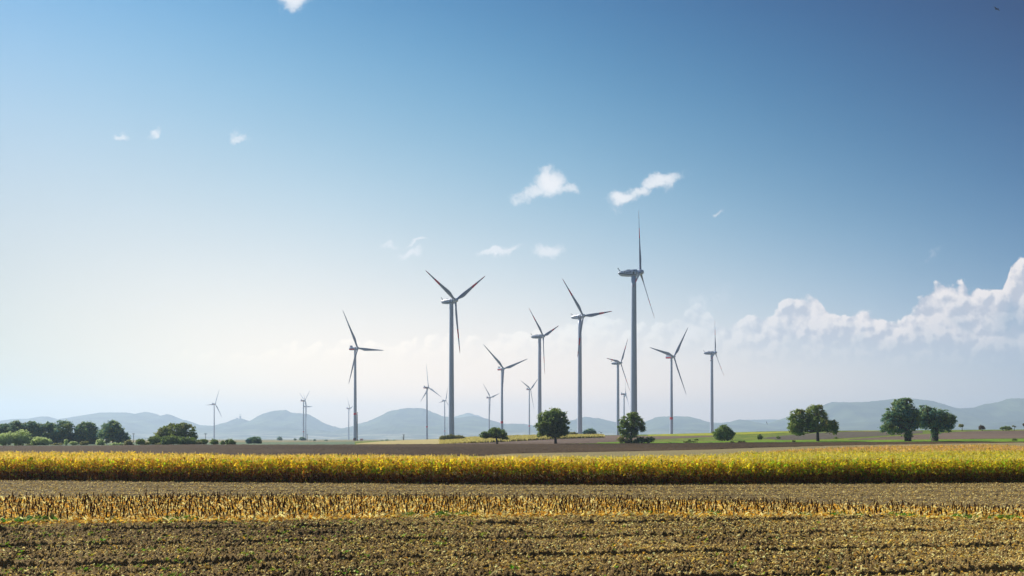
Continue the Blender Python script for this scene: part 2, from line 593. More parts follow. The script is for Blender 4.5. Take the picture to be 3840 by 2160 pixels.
def plain_mat():
    m, N, b, out = new_mat('patchwork plain', 0.95, 0.05)
    pos = N.n('ShaderNodeNewGeometry').outputs['Position']
    p = N.vec('MULTIPLY', pos, (0.0022, 0.006, 0.0))
    v = N.n('ShaderNodeTexVoronoi', feature='F1')
    N.put(v.inputs['Vector'], p)
    v.inputs['Scale'].default_value = 1.0
    r = N.sep(v.outputs['Color'])[0]
    c = N.ramp(r, [(0.0, (0.10, 0.14, 0.06)), (0.3, (0.30, 0.24, 0.13)), (0.5, (0.14, 0.18, 0.09)), (0.7, (0.34, 0.28, 0.18)), (1.0, (0.06, 0.09, 0.05))])
    n = N.noise(N.vec('MULTIPLY', pos, (0.004, 0.02, 0.0)), 1.0, 5.0, 0.7)
    c = N.mix(N.smooth(n, 0.62, 0.72), c, (0.04, 0.06, 0.035, 1))
    N.put(b.inputs['Base Color'], c)
    return m


def hill_mat():
    m, N, b, out = new_mat('wooded hills', 0.95, 0.05)
    pos = N.n('ShaderNodeNewGeometry').outputs['Position']
    n = N.noise(pos, 0.004, 6.0, 0.6)
    c = N.mix(N.smooth(n, 0.35, 0.7), (0.015, 0.030, 0.018, 1), (0.11, 0.14, 0.06, 1))
    z = N.sep(pos)[2]
    p = N.vec('MULTIPLY', pos, (0.003, 0.008, 0.02))
    f = N.noise(p, 1.0, 4.0, 0.6)
    low = N.math('MULTIPLY', N.smooth(z, 60.0, 10.0), N.smooth(f, 0.45, 0.6))
    c = N.mix(low, c, (0.30, 0.27, 0.17, 1))
    N.put(b.inputs['Base Color'], c)
    return m


# ---------------------------------------------------------------- the land
dA = lambda u: float(np.interp(u, [-700, 0, 960, 1600, 2300, 3260, 3840, 4540], [44, 45.4, 46.8, 49, 50.1, 48.8, 47.1, 45]))
dB = lambda u: float(np.interp(u, [-700, 0, 1290, 2300, 3260, 3840, 4540], [63, 63.4, 65, 62, 56, 53.6, 51]))
dC = lambda u: float(np.interp(u, [-700, 0, 960, 1600, 2300, 3260, 3840, 4540], [94, 91, 87, 84, 83, 85, 87, 90]))
dD = lambda u: float(np.interp(u, [-700, 0, 960, 1900, 2300, 2500, 2700, 2900, 3260, 3840, 4540], [126, 121, 103, 97.5, 94.5, 97, 105, 124, 147, 170, 190]))
dT = lambda u: float(np.interp(u, [1400, 1700, 1920, 2300, 2670, 3260, 3840, 4540], [101.0, 165, 198, 212, 228, 280, 318, 329.5]))


def build_land():
    strip('foreground_field', 17.0, dA, 1500, 760, M_soil, 'near', power=1.0)
    strip('stubble_ground', dA, dB, 900, 190, M_stub, 'stubble')
    strip('tilled_field', dB, dC, 1100, 300, M_till, 'tilled')
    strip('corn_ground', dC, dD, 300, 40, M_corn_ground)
    strip('brown_field', lambda u: dT(u) if u > 1400 else dD(u), 330.0, 1100, 330, M_brown, 'brown', power=1.5)
    strip('pale_field', dD, lambda u: max(dT(u), dD(u) + .1), 500, 60, M_tan, u0=1400.0)
    strip('pasture_land', 330.0, 520.0, 260, 40, M_bluegreen, u1=1330.0)
    strip('grass_land', 330.0, 520.0, 460, 60, M_meadow, u0=1330.0)
    strip('plain_ground', 520.0, 9000.0, 420, 260, plain_mat(), power=2.2)
    # fields on the slope behind the brown soil: (name, material, [(u, top row, bottom row)])
    S = [('yellow_crop_field', M_yellow_crop, [(1335, 1663.5, 1666), (1420, 1656, 1666.2), (1480, 1652.5, 1666), (1650, 1646, 1665.2), (1850, 1640, 1659), (1980, 1637.5, 1652), (2260, 1633, 1641)], 0.04),
         ('mauve_soil_field', M_mauve, [(1650, 1665.4, 1665.9), (1750, 1662, 1665.6), (1850, 1659, 1665.2), (1980, 1652, 1664.8), (2100, 1646.2, 1664.3), (2240, 1641.5, 1662), (2265, 1633.5, 1659), (2340, 1632, 1655), (2440, 1636.5, 1649), (2560, 1636, 1643), (2680, 1634, 1638)], 0.05),
         ('yellow_flower_field', M_yellowtop, [(2430, 1629.6, 1636), (2560, 1627, 1635), (2700, 1624, 1632), (2850, 1620, 1627), (3100, 1616.2, 1618.4), (3300, 1615.4, 1617.5)], 0.06),
         ('grey_soil_field', M_grey, [(2860, 1642, 1644), (2920, 1636, 1650), (2970, 1631, 1650.5), (3100, 1622, 1647), (3200, 1618.5, 1641), (3310, 1617.5, 1634), (3400, 1616.5, 1629), (3460, 1616.2, 1625)], 0.05),
         ('sloping_soil_field', M_mauve, [(3180, 1648.5, 1650), (3311, 1639, 1650), (3450, 1629.5, 1649), (3580, 1620.5, 1647.5), (3680, 1616.5, 1645.5), (3840, 1614.6, 1644), (4540, 1613, 1642)], 0.05),
         ('roadside_verge_ground', M_verge, [(2240, 1660, 1663.2), (2600, 1656, 1661.5), (2850, 1651.5, 1658.8), (3200, 1651, 1658.0), (3500, 1649, 1657.5), (3840, 1646.5, 1656.6), (4540, 1646, 1656)], 0.07)]
    for name, mat, pts, lift in S:
        us = [p[0] for p in pts]
        f0 = lambda u, us=us, pts=pts: d_for(u, np.interp(u, us, [p[2] for p in pts]))
        f1 = lambda u, us=us, pts=pts: d_for(u, np.interp(u, us, [p[1] for p in pts]))
        strip(name, f0, f1, int((us[-1] - us[0]) / 9) + 6, 14, mat, u0=us[0], u1=us[-1], lift=lift)
    # everything else out to the horizon and behind the camera
    s = 30000.0
    V = [(-s, -3000, -0.6), (s, -3000, -0.6), (s, 30, -0.6), (-s, 30, -0.6), (s, 12000, -26.0), (-s, 12000, -26.0)]
    o = mesh_np('ground', V, np.array([[0, 1, 2, 3], [3, 2, 4, 5]]), M_bluegreen)
    o['kind'] = 'structure'
    # the soil under the photographer's feet
    n = 60
    xs, ys_ = np.linspace(-40, 40, n), np.linspace(-25, 17.3, n)
    X, Y = np.meshgrid(xs, ys_)
    Z = -0.05 + 0.04 * fnoise(X, Y, 3, 3)
    i = (np.arange(n - 1)[:, None] * n + np.arange(n - 1)[None, :]).ravel()
    o = mesh_np('near_field', np.stack([X, Y, Z], -1).reshape(-1, 3), np.stack([i, i + 1, i + n + 1, i + n], -1), M_soil, smooth=True)
    o['kind'] = 'structure'


RIDGE_MAIN = [(-700, 1560), (-300, 1572), (0, 1580), (50, 1570.6), (116, 1570.6), (155, 1561), (182, 1561), (217, 1577.6), (252, 1569), (310, 1558), (380, 1546.6), (477, 1546.6), (505, 1553),
              (543, 1544.6), (571, 1548.5), (605, 1558), (625, 1553), (644, 1556), (675, 1574), (699, 1576), (737, 1593), (796, 1597), (849, 1587.5), (876, 1571.5),
              (887, 1570.5), (908, 1570), (922, 1574), (936, 1580), (982, 1552), (1026, 1540), (1072, 1537), (1094, 1547), (1159, 1553.5), (1216, 1587.5), (1232, 1593), (1282, 1607), (1321, 1597),
              (1393, 1575), (1461, 1541), (1528, 1529), (1586, 1531), (1659, 1560), (1707, 1567.6), (1773, 1560), (1815, 1566), (1885, 1589), (1969, 1589),
              (2030, 1600), (2090, 1596), (2142, 1576), (2191, 1563), (2252, 1569), (2310, 1584), (2380, 1592), (2417, 1583), (2466, 1562), (2580, 1560.6), (2662, 1583),
              (2720, 1588), (2769, 1573), (2800, 1575), (2862, 1590), (2888, 1584.5), (2961, 1561), (3040, 1542), (3096, 1515), (3119, 1507.6), (3170, 1508.5), (3250, 1507), (3350, 1496),
              (3419, 1494), (3503, 1504), (3561, 1523), (3592, 1531), (3649, 1529), (3695, 1515), (3745, 1507), (3788, 1493), (3840, 1494), (4100, 1480), (4540, 1500)]
RIDGE_BACK = [(-700, 1600), (1500, 1620), (1640, 1590), (1707, 1562), (1755, 1547), (1799, 1560), (1850, 1585), (2000, 1600), (2600, 1600), (2700, 1586), (2800, 1574), (2908, 1573),
              (2960, 1580), (3100, 1560), (3600, 1560), (4540, 1560)]
RIDGE_LOW = [(-700, 1625), (0, 1615), (300, 1606), (520, 1614), (700, 1632), (820, 1620), (900, 1612), (1050, 1604), (1200, 1612), (1290, 1626), (1400, 1608), (1540, 1596), (1680, 1604), (1800, 1618),
             (1950, 1622), (2000, 1610), (2080, 1619), (2200, 1612), (2330, 1622), (2480, 1606), (2640, 1612), (2780, 1622), (2900, 1612), (3080, 1590), (3300, 1580), (3500, 1588), (3640, 1596), (3840, 1576), (4540, 1580)]


def ridge(name, pts, d_crest, depth, seed, mat, rough_amp):
    us = np.linspace(-700, 4540, 1300)
    yc = np.interp(us, [p[0] for p in pts], [p[1] for p in pts])
    # soften the traced corners a little, then roughen with tree tops
    k = np.array([1, 3, 5, 3, 1.0])
    yc = np.convolve(np.pad(yc, 2, 'edge'), k / k.sum(), 'valid')
    yc = yc + (vnoise(us * 0.14, us * 0, seed) - 0.5) * 1.8 + (vnoise(us * 0.4, us * 0, seed + 3) - 0.5) * 1.2
    nv = 46
    t = np.concatenate([np.linspace(0, 1, nv - 8), 1 + np.linspace(0.08, 0.8, 8)])
    Xc = (us - CX) / F * d_crest
    foot = float(-20)
    Hc = EYE - (yc - CY) * d_crest / F
    D = d_crest + (t[:, None] - 1) * depth + 0 * us[None, :]
    X = np.broadcast_to(Xc[None, :], D.shape)
    prof = np.where(t <= 1, np.clip(t, 0, 1) ** 1.25, np.clip(1 - (t - 1) * 1.1, 0, 1))
    n = fnoise(X / 900.0, D / 1500.0, 5, seed, 0.55) - 0.5
    amp = np.sin(np.pi * np.clip(t, 0, 1)) * (t < 1)
    Z = foot + (Hc[None, :] - foot) * prof[:, None] + n * amp[:, None] * rough_amp
    V = np.stack([X, D, Z], -1).reshape(-1, 3)
    nu = len(us)
    nv = len(t)
    i = (np.arange(nv - 1)[:, None] * nu + np.arange(nu - 1)[None, :]).ravel()
    o = mesh_np(name, V, np.stack([i, i + 1, i + nu + 1, i + nu], -1), mat, smooth=True)
    o['kind'] = 'structure'


def build_hills():
    hm = hill_mat()
    ridge('hills', RIDGE_MAIN, 9000.0, 2000.0, 11, hm, 190.0)
    ridge('far_hills', RIDGE_BACK, 11800.0, 1800.0, 23, hm, 100.0)
    ridge('foot_hills', RIDGE_LOW, 7600.0, 900.0, 37, hm, 50.0)
    # small castle ruin on the low summit
    c = ground_at(900, 9000)
    zt = EYE - (1574 - CY) * 9000 / F
    o = empty('castle', (c.x, 9000, zt), 'tiny hazy castle with a tall keep on a rounded hilltop', 'castle')
    st = flat_mat('castle stone', (0.25, 0.21, 0.17))
    bx('keep', [(2.4, 0, 14, 13, 13, 44), (2.4, 0, 47, 15, 15, 4)], st, o)
    bx('curtain_wall', [(-12, 0, 2, 60, 20, 14), (-26, 0, 6, 16, 16, 22)], st, o)


def boxes(lst):
    V, Fc = [], []
    for (x, y, z, a, b, c) in lst:      # centre x, y, z centre, sizes
        k = len(V)
        for dx, dy, dz in ((-1, -1, -1), (1, -1, -1), (1, 1, -1), (-1, 1, -1), (-1, -1, 1), (1, -1, 1), (1, 1, 1), (-1, 1, 1)):
            V.append((x + dx * a / 2, y + dy * b / 2, z + dz * c / 2))
        for f in ((0, 3, 2, 1), (4, 5, 6, 7), (0, 1, 5, 4), (1, 2, 6, 5), (2, 3, 7, 6), (3, 0, 4, 7)):
            Fc.append([k + i for i in f])
    return np.array(V, float), np.array(Fc)


def bx(name, lst, mat, parent=None):
    V, Fc = boxes(lst)
    return mesh_np(name, V, Fc, mat, parent)


def tube(path, radii, sides=8, cap=True):
    """verts and quads of a tapered tube along a path"""
    P = [Vector(p) for p in path]
    V, Q = [], []
    for i, p in enumerate(P):
        t = (P[min(i + 1, len(P) - 1)] - P[max(i - 1, 0)]).normalized()
        a = t.orthogonal().normalized() if abs(t.z) < 0.99 else Vector((1, 0, 0))
        if abs(t.z) < 0.99:
            a = t.cross(Vector((0, 0, 1))).normalized()
        b = t.cross(a).normalized()
        for s in range(sides):
            g = 2 * math.pi * s / sides
            V.append(p + (a * math.cos(g) + b * math.sin(g)) * radii[i])
    for i in range(len(P) - 1):
        for s in range(sides):
            s2 = (s + 1) % sides
            Q.append((i * sides + s, i * sides + s2, (i + 1) * sides + s2, (i + 1) * sides + s))
    if cap:
        for base, pt in ((0, P[0]), ((len(P) - 1) * sides, P[-1])):
            V.append(pt)
            c = len(V) - 1
            for s in range(0, sides, 2):
                Q.append((c, base + s, base + (s + 1) % sides, base + (s + 2) % sides))
    return np.array([tuple(v) for v in V], float), np.array(Q)


def join(parts):
    V, Q, k = [], [], 0
    for v, q in parts:
        V.append(v)
        Q.append(np.asarray(q) + k)
        k += len(v)
    return np.concatenate(V), np.concatenate(Q)


# ---------------------------------------------------------------- wind turbines
M_white = flat_mat('white painted steel', (0.42, 0.475, 0.60), 0.45, 0.35, 0.06, 0.15)
M_blade = flat_mat('white blade', (0.27, 0.32, 0.45), 0.4, 0.4, 0.05, 0.1)
M_red = flat_mat('red marking paint', (0.72, 0.015, 0.03), 0.5, 0.2, 0.1, 0.5)
M_darkred = flat_mat('dark red tip paint', (0.34, 0.015, 0.02), 0.5, 0.2, 0.1, 0.5)
M_black = flat_mat('black stripe paint', (0.012, 0.014, 0.03), 0.5, 0.3, 0.1, 1.0)
M_steel = flat_mat('grey steel', (0.10, 0.11, 0.12), 0.5, 0.4, 0.2, 1.0)


def blade_mesh(Rr, hub_r, stripes):
    """lofted wind turbine blade along +Z, chord across Y, thickness along X"""
    st = [0.0, 0.03, 0.07, 0.12, 0.18, 0.24, 0.32, 0.42, 0.52, 0.53, 0.60, 0.69, 0.70, 0.78, 0.84, 0.85, 0.92, 0.965, 0.99, 1.0]
    ch = lambda t: float(np.interp(t, [0, 0.04, 0.10, 0.20, 0.28, 0.45, 0.7, 0.9, 0.97, 1.0], [1.7, 1.7, 2.2, 3.3, 3.15, 2.35, 1.5, 0.9, 0.55, 0.12])) * Rr / 42.0
    th = lambda t: float(np.interp(t, [0, 0.04, 0.12, 0.2, 0.4, 0.7, 1.0], [1.7, 1.65, 1.15, 0.85, 0.45, 0.22, 0.04])) * Rr / 42.0
    tw = lambda t: R(float(np.interp(t, [0, 0.15, 0.4, 0.7, 1.0], [16, 15, 7, 2.5, 0])))
    V, Q, mi = [], [], []
    n = 12
    for t in st:
        c, h, w = ch(t), th(t), tw(t)
        z = hub_r * 0.55 + t * (Rr - hub_r * 0.55)
        lead = float(np.interp(t, [0, 0.2, 1], [0.5, 0.30, 0.35]))
        for k in range(n):
            a = 2 * math.pi * k / n
            yy = math.cos(a) * 0.5
            sharp = float(np.interp(t, [0, 0.2], [0, 1]))
            tt = math.sin(a) * 0.5 * (1 - sharp * 0.55 * (yy + 0.5))
            y = (yy + 0.5 - lead) * c
            x = tt * h
            V.append((x * math.cos(w) + y * math.sin(w), y * math.cos(w) - x * math.sin(w), z))
    for i in range(len(st) - 1):
        mid = (st[i] + st[i + 1]) / 2
        m = 0
        for (a, b, q) in stripes:
            if a <= mid <= b:
                m = q
        for k in range(n):
            k2 = (k + 1) % n
            Q.append((i * n + k, i * n + k2, (i + 1) * n + k2, (i + 1) * n + k))
            mi.append(m)
    V.append((0, 0, Rr))
    c = len(V) - 1
    b = (len(st) - 1) * n
    for k in range(0, n, 2):
        Q.append((c, b + k, b + (k + 1) % n, b + (k + 2) % n))
        mi.append(mi[-1])
    me_o = mesh_np('blade', np.array(V), np.array(Q), [M_blade, M_red, M_darkred], smooth=True, matidx=mi)
    me = me_o.data
    bpy.data.objects.remove(me_o)
    return me


def lathe(prof, sides=24, axis='z'):
    """prof list of (radius, height)"""
    V, Q = [], []
    for r, h in prof:
        for s in range(sides):
            a = 2 * math.pi * s / sides
            if axis == 'z':
                V.append((r * math.cos(a), r * math.sin(a), h))
            else:
                V.append((h, r * math.cos(a), r * math.sin(a)))
    for i in range(len(prof) - 1):
        for s in range(sides):
            s2 = (s + 1) % sides
            Q.append((i * sides + s, i * sides + s2, (i + 1) * sides + s2, (i + 1) * sides + s))
    return np.array(V, float), np.array(Q)


def hull(sections, n_side=1):
    """loft through closed sections given as lists of (x, y, z)"""
    V, Q = [], []
    m = len(sections[0])
    for s in sections:
        V += list(s)
    for i in range(len(sections) - 1):
        for k in range(m):
            k2 = (k + 1) % m
            Q.append((i * m + k, i * m + k2, (i + 1) * m + k2, (i + 1) * m + k))
    # end caps as quads fanned from first vertex
    for base, rev in ((0, True), ((len(sections) - 1) * m, False)):
        for k in range(1, m - 2, 2):
            f = (base, base + k, base + k + 1, base + k + 2)
            Q.append(f[::-1] if rev else f)
    return np.array(V, float), np.array(Q)


BL_A = blade_mesh(40.0, 1.6, [(0.53, 0.70, 1), (0.85, 1.0, 2)])
BL_B = blade_mesh(45.0, 1.6, [])


def section(x, zb, zt, w, cut=0.3):
    """eight cornered nacelle section, bevelled top edges"""
    h = zt - zb
    return [(x, -w * 0.72, zb), (x, w * 0.72, zb), (x, w, zb + h * 0.32), (x, w, zt - h * cut), (x, w * 0.66, zt), (x, -w * 0.66, zt), (x, -w, zt - h * cut), (x, -w, zb + h * 0.32)]


def make_turbine(kind, u, v, d, phi, theta, tilt, cone, Rr, label, group, redband=None):
    H = Vector(((u - CX) / F * d, d, EYE + (CY - v) * d / F))
    ph = R(phi)
    hd = Vector((math.sin(ph), -math.cos(ph), 0))          # from tower to hub
    over = 4.0 if kind == 'A' else 3.3
    bxy = H - hd * over
    zb = float(terrain(bxy.x, bxy.y)) - 0.4
    o = empty('wind_turbine', (bxy.x, bxy.y, zb), label, 'wind turbine', group, rz=math.atan2(hd.y, hd.x))
    hz = H.z - zb
    top = hz - 2.0
    # tower
    r0, r1 = (2.25, 1.50) if kind == 'A' else (2.0, 1.15)
    prof = []
    zs = sorted(set([0.0, top] + [top * k / 14.0 for k in range(15)] + ([redband[0] - zb, redband[1] - zb] if redband else [])))
    for z in zs:
        t = z / top
        prof.append((r0 + (r1 - r0) * t ** 0.9, z))
    V, Q = lathe(prof, 28)
    mi = []
    for i in range(len(prof) - 1):
        zm = (prof[i][1] + prof[i + 1][1]) / 2
        m = 1 if redband and redband[0] - zb < zm < redband[1] - zb else 0
        mi += [m] * 28
    tw = mesh_np('tower', V, Q, [M_white, M_red], o, smooth=True, matidx=mi)
    bx('door', [(0, -r0 - 0.02, 2.0, 0.9, 0.12, 2.2)], M_steel, tw)
    if kind == 'A':
        # boat shaped nacelle with a dark sheer line
        secs = [section(-9.6, hz - 0.15, hz + 0.35, 0.9), section(-9.0, hz - 1.1, hz + 0.75, 1.25), section(-8.0, hz - 1.75, hz + 1.05, 1.5),
                section(-4.5, hz - 2.15, hz + 1.5, 1.75), section(0.0, hz - 2.35, hz + 1.75, 1.85), (section(1.9, hz - 2.3, hz + 1.8, 1.75))]
        V, Q = hull(secs)
        nac = mesh_np('nacelle', V, Q, M_white, o)
        # stripe along both sides, from the stern down to the tower
        parts = []
        for sgn in (-1, 1):
            xs = [-9.35, -8.0, -4.5, 0.0, 1.85]
            zc = [hz + 0.0, hz - 0.3, hz - 1.0, hz - 1.5, hz - 1.75]
            yy = [1.12, 1.52, 1.77, 1.87, 1.80]
            Vs, Qs = [], []
            for x, z, y in zip(xs, zc, yy):
                for dy, dz in ((-0.06, -0.18), (0.03, -0.18), (0.03, 0.18), (-0.06, 0.18)):
                    Vs.append((x, sgn * (y + dy), z + dz))
            for i in range(4):
                for k in range(4):
                    Qs.append((i * 4 + k, i * 4 + (k + 1) % 4, (i + 1) * 4 + (k + 1) % 4, (i + 1) * 4 + k))
            parts.append((np.array(Vs, float), np.array(Qs)))
        V, Q = join(parts)
        mesh_np('stripe', V, Q, M_black, nac)
        # dark lettering strokes and a round vent on the sides
        lst = []
        for sgn in (-1, 1):
            for (x, z, a, c) in ((-5.4, 0.35, 0.22, 0.95), (-5.0, 0.62, 0.5, 0.2), (-4.4, 0.1, 0.2, 0.5), (-4.0, -0.05, 0.45, 0.22), (-3.55, 0.15, 0.2, 0.6),
                                 (-3.1, 0.05, 0.22, 0.5), (-2.8, 0.22, 0.4, 0.2), (-2.2, 0.1, 0.2, 0.95), (-1.7, 0.45, 0.7, 0.2), (-1.55, 0.1, 0.2, 0.7),
                                 (0.3, 0.5, 0.22, 1.0), (0.75, 0.9, 0.8, 0.22)):
                yy = float(np.interp(x, [-8, -4.5, 0, 1.9], [1.5, 1.75, 1.85, 1.75]))
                lst.append((x, sgn * (yy + 0.02), hz + z, a, 0.10, c))
        bx('lettering', lst, M_black, nac)
        V, Q = join([lathe([(0.55, -1.93), (0.55, 1.93)], 16, 'x'), lathe([(0.001, -1.93), (0.55, -1.93)], 16, 'x'), lathe([(0.001, 1.93), (0.55, 1.93)], 16, 'x')])
        V = V[:, [1, 0, 2]] + np.array([0.2, 0, hz - 0.55])
        mesh_np('vent', V, Q, M_black, nac)
        bx('roof_hatch', [(-3.2, 0, hz + 1.78, 2.2, 1.6, 0.25)], M_black, nac)
        parts = [tube([(-8.6, s * 0.5, hz + 1.0), (-9.6, s * 0.5, hz + 2.9)], [0.07, 0.05], 6) for s in (-1, 1)]
        parts += [tube([(-7.6, 0, hz + 1.1), (-9.6, 0, hz + 2.9)], [0.05, 0.05], 6)]
        parts += [boxes([(-9.6, -0.5, hz + 2.85, 0.5, 0.3, 0.7), (-9.1, 0.5, hz + 1.95, 0.5, 0.3, 0.6)])]
        V, Q = join(parts)
        mesh_np('weather_mast', V, Q, M_black, nac)
    else:
        secs = [section(-6.9, hz - 1.3, hz + 1.1, 1.5, 0.2), section(-6.6, hz - 1.75, hz + 1.45, 1.75, 0.2), section(0.9, hz - 1.95, hz + 1.5, 1.8, 0.2), section(1.6, hz - 1.7, hz + 1.3, 1.6, 0.2)]
        V, Q = hull(secs)
        nac = mesh_np('nacelle', V, Q, M_white, o)
        bx('red_stripe', [(-3.0, s * 1.82, hz - 0.95, 7.0, 0.10, 1.15) for s in (-1, 1)] + [(-6.95, 0, hz - 0.95, 0.1, 3.0, 1.0)], M_red, nac)
        bx('cooler', [(-5.2, 0, hz + 2.3, 1.5, 2.8, 1.75), (-6.0, 0, hz + 2.0, 0.5, 2.2, 1.0)], M_white, nac)
        V, Q = join([tube([(-6.2, s * 0.8, hz + 1.4), (-6.3, s * 0.8, hz + 3.6)], [0.06, 0.04], 6) for s in (-1, 1)])
        mesh_np('weather_mast', V, Q, M_steel, nac)
    # rotor
    tl = R(tilt)
    hubM = Matrix.Translation((over, 0, hz)) @ Matrix.Rotation(-tl, 4, 'Y')
    hp = [(0.05, 2.25), (0.8, 2.1), (1.35, 1.5), (1.65, 0.5), (1.65, -1.0), (1.5, -1.7), (0.05, -1.8)] if kind == 'A' else [(0.05, 2.2), (0.7, 1.9), (1.2, 1.2), (1.5, 0.2), (1.5, -1.0), (1.3, -1.6), (0.05, -1.7)]
    V, Q = lathe(hp, 20, 'x')
    hub = mesh_np('hub', V, Q, M_white, o, smooth=True)
    hub.matrix_local = hubM
    me = BL_A if kind == 'A' else BL_B
    for k in range(3):
        b = link(bpy.data.objects.new('blade', me), o)
        th = R(theta + 120 * k)
        b.matrix_local = hubM @ Matrix.Rotation(-th, 4, 'X') @ Matrix.Rotation(R(cone), 4, 'Y')
        b.scale = b.scale * (Rr / (40.0 if kind == 'A' else 45.0))
    return o


GA, GB = 'wind turbines with boat shaped nacelles', 'wind turbines with red striped box nacelles'
TURB = [
    # kind, u, v, d, phi, theta, tilt, cone, R, label, band rows
    ('A', 1708.0, 1126.1, 744, 52.9, 55.9, 0.0, 3, 40, 'tall turbine with red banded blades in a Y, above the long low hedge', None),
    ('A', 2036.9, 1260.3, 1006, 62.4, 309.0, 5, 2, 40, 'wind turbine whose tower rises straight behind the round field tree on bare soil', None),
    ('A', 2187.1, 1184.7, 872, 45.1, 319.0, 5, 2, 40, 'wind turbine with one blade level and red banded, between round tree and tallest turbine', None),
    ('A', 2401.0, 1021.0, 607, 72.4, 8.4, 5, 2, 40, 'largest and nearest wind turbine, thick tower, one blade pointing straight up', None),
    ('A', 2327.6, 1360.7, 1280, 55.9, 34.6, 5, 2, 40, 'mid sized turbine close left of the thickest tower, lower blade crossing a smaller turbine', None),
    ('A', 2682.0, 1322.4, 1168, 65.5, 10.3, 5, 2, 40, 'rightmost wind turbine, one blade up, beside the dark round bush', None),
    ('B', 1341.2, 1305.9, 1059, 61.3, 328.7, 5, 2, 45, 'red striped turbine with a dark mast and a kiosk at its foot', (1548, 1556)),
    ('B', 1889.0, 1382.8, 1271, 43.2, 310.5, 5, 2, 45, 'red banded turbine standing behind the small umbrella shaped tree', (1579, 1588)),
    ('B', 1989.7, 1459.5, 2215, 57.0, 292.7, 5, 2, 45, 'far turbine with a red tower band between umbrella shaped tree and round tree', (1594.5, 1600)),
    ('B', 2527.0, 1337.2, 1103, 44.0, 39.2, 5, 2, 45, 'red banded turbine alone on the ridge right of the thickest tower', (1564, 1573)),
    ('B', 1606.8, 1453.6, 1838, 125.3, 5.1, 5, 2, 45, 'far red banded turbine with one blade up, left of the Y bladed turbine', (1598, 1603)),
    ('B', 1671.5, 1502.0, 2600, 59.0, 258.0, 5, 2, 36, 'small far turbine whose blades reach behind the tower beside it', (1614, 1618)),
    ('B', 2346.0, 1477.8, 2105, 93.1, 342.1, 5, 2, 45, 'small far turbine squeezed between two towers above the airy tree', None),
    ('B', 1839.0, 1491.0, 2351, 61.1, 314.8, 5, 2, 45, 'small far turbine just left of the umbrella tree turbine, slim plain tower', None),
    ('B', 1311.8, 1531.4, 3085, 86.1, 318.6, 5, 2, 45, 'tiny far turbine immediately left of the turbine with the kiosk', None),
    ('B', 807.0, 1515.2, 2697, 143.6, 332.4, 5, 2, 45, 'lone leftmost wind turbine above the end of the bushes', None),
    ('B', 1143.1, 1502.7, 2379, 121.3, 61.9, 5, 2, 45, 'taller of the overlapping pair of far turbines, red mark low on tower', (1617, 1621)),
    ('B', 1150.5, 1524.7, 2901, 81.7, 87.4, 5, 2, 45, 'shorter of the overlapping pair of far turbines, one blade level', None),
]


def build_turbines():
    for (k, u, v, d, phi, th, tilt, cone, Rr, lab, band) in TURB:
        rb = None
        if band:
            rb = (EYE + (CY - band[1]) * d / F, EYE + (CY - band[0]) * d / F)
        make_turbine(k, u, v, d, phi, th, tilt, cone, Rr, lab, GA if k == 'A' else GB, rb)


# ---------------------------------------------------------------- trees and bushes
M_leaf = leaf_mat('tree leaves', 0.42, 0.6, 0.12, 1.7)
M_bark = flat_mat('bark', (0.06, 0.045, 0.035), 0.95, 0.1, 0.3, 3.0)

DARK = [(0.030, 0.060, 0.018), (0.060, 0.105, 0.022), (0.12, 0.17, 0.035), (0.21, 0.25, 0.05)]
OLIVE = [(0.05, 0.070, 0.022), (0.10, 0.12, 0.035), (0.17, 0.18, 0.05), (0.25, 0.21, 0.06)]
PALE = [(0.16, 0.22, 0.08), (0.26, 0.32, 0.13), (0.36, 0.42, 0.18), (0.44, 0.48, 0.22)]
BLUE = [(0.022, 0.075, 0.105), (0.042, 0.115, 0.135), (0.085, 0.17, 0.12), (0.20, 0.26, 0.09)]  # blue-green leaves with the tint of distant haze mixed into the colour
PURP = [(0.05, 0.02, 0.025), (0.08, 0.03, 0.03), (0.05, 0.05, 0.02), (0.10, 0.05, 0.03)]


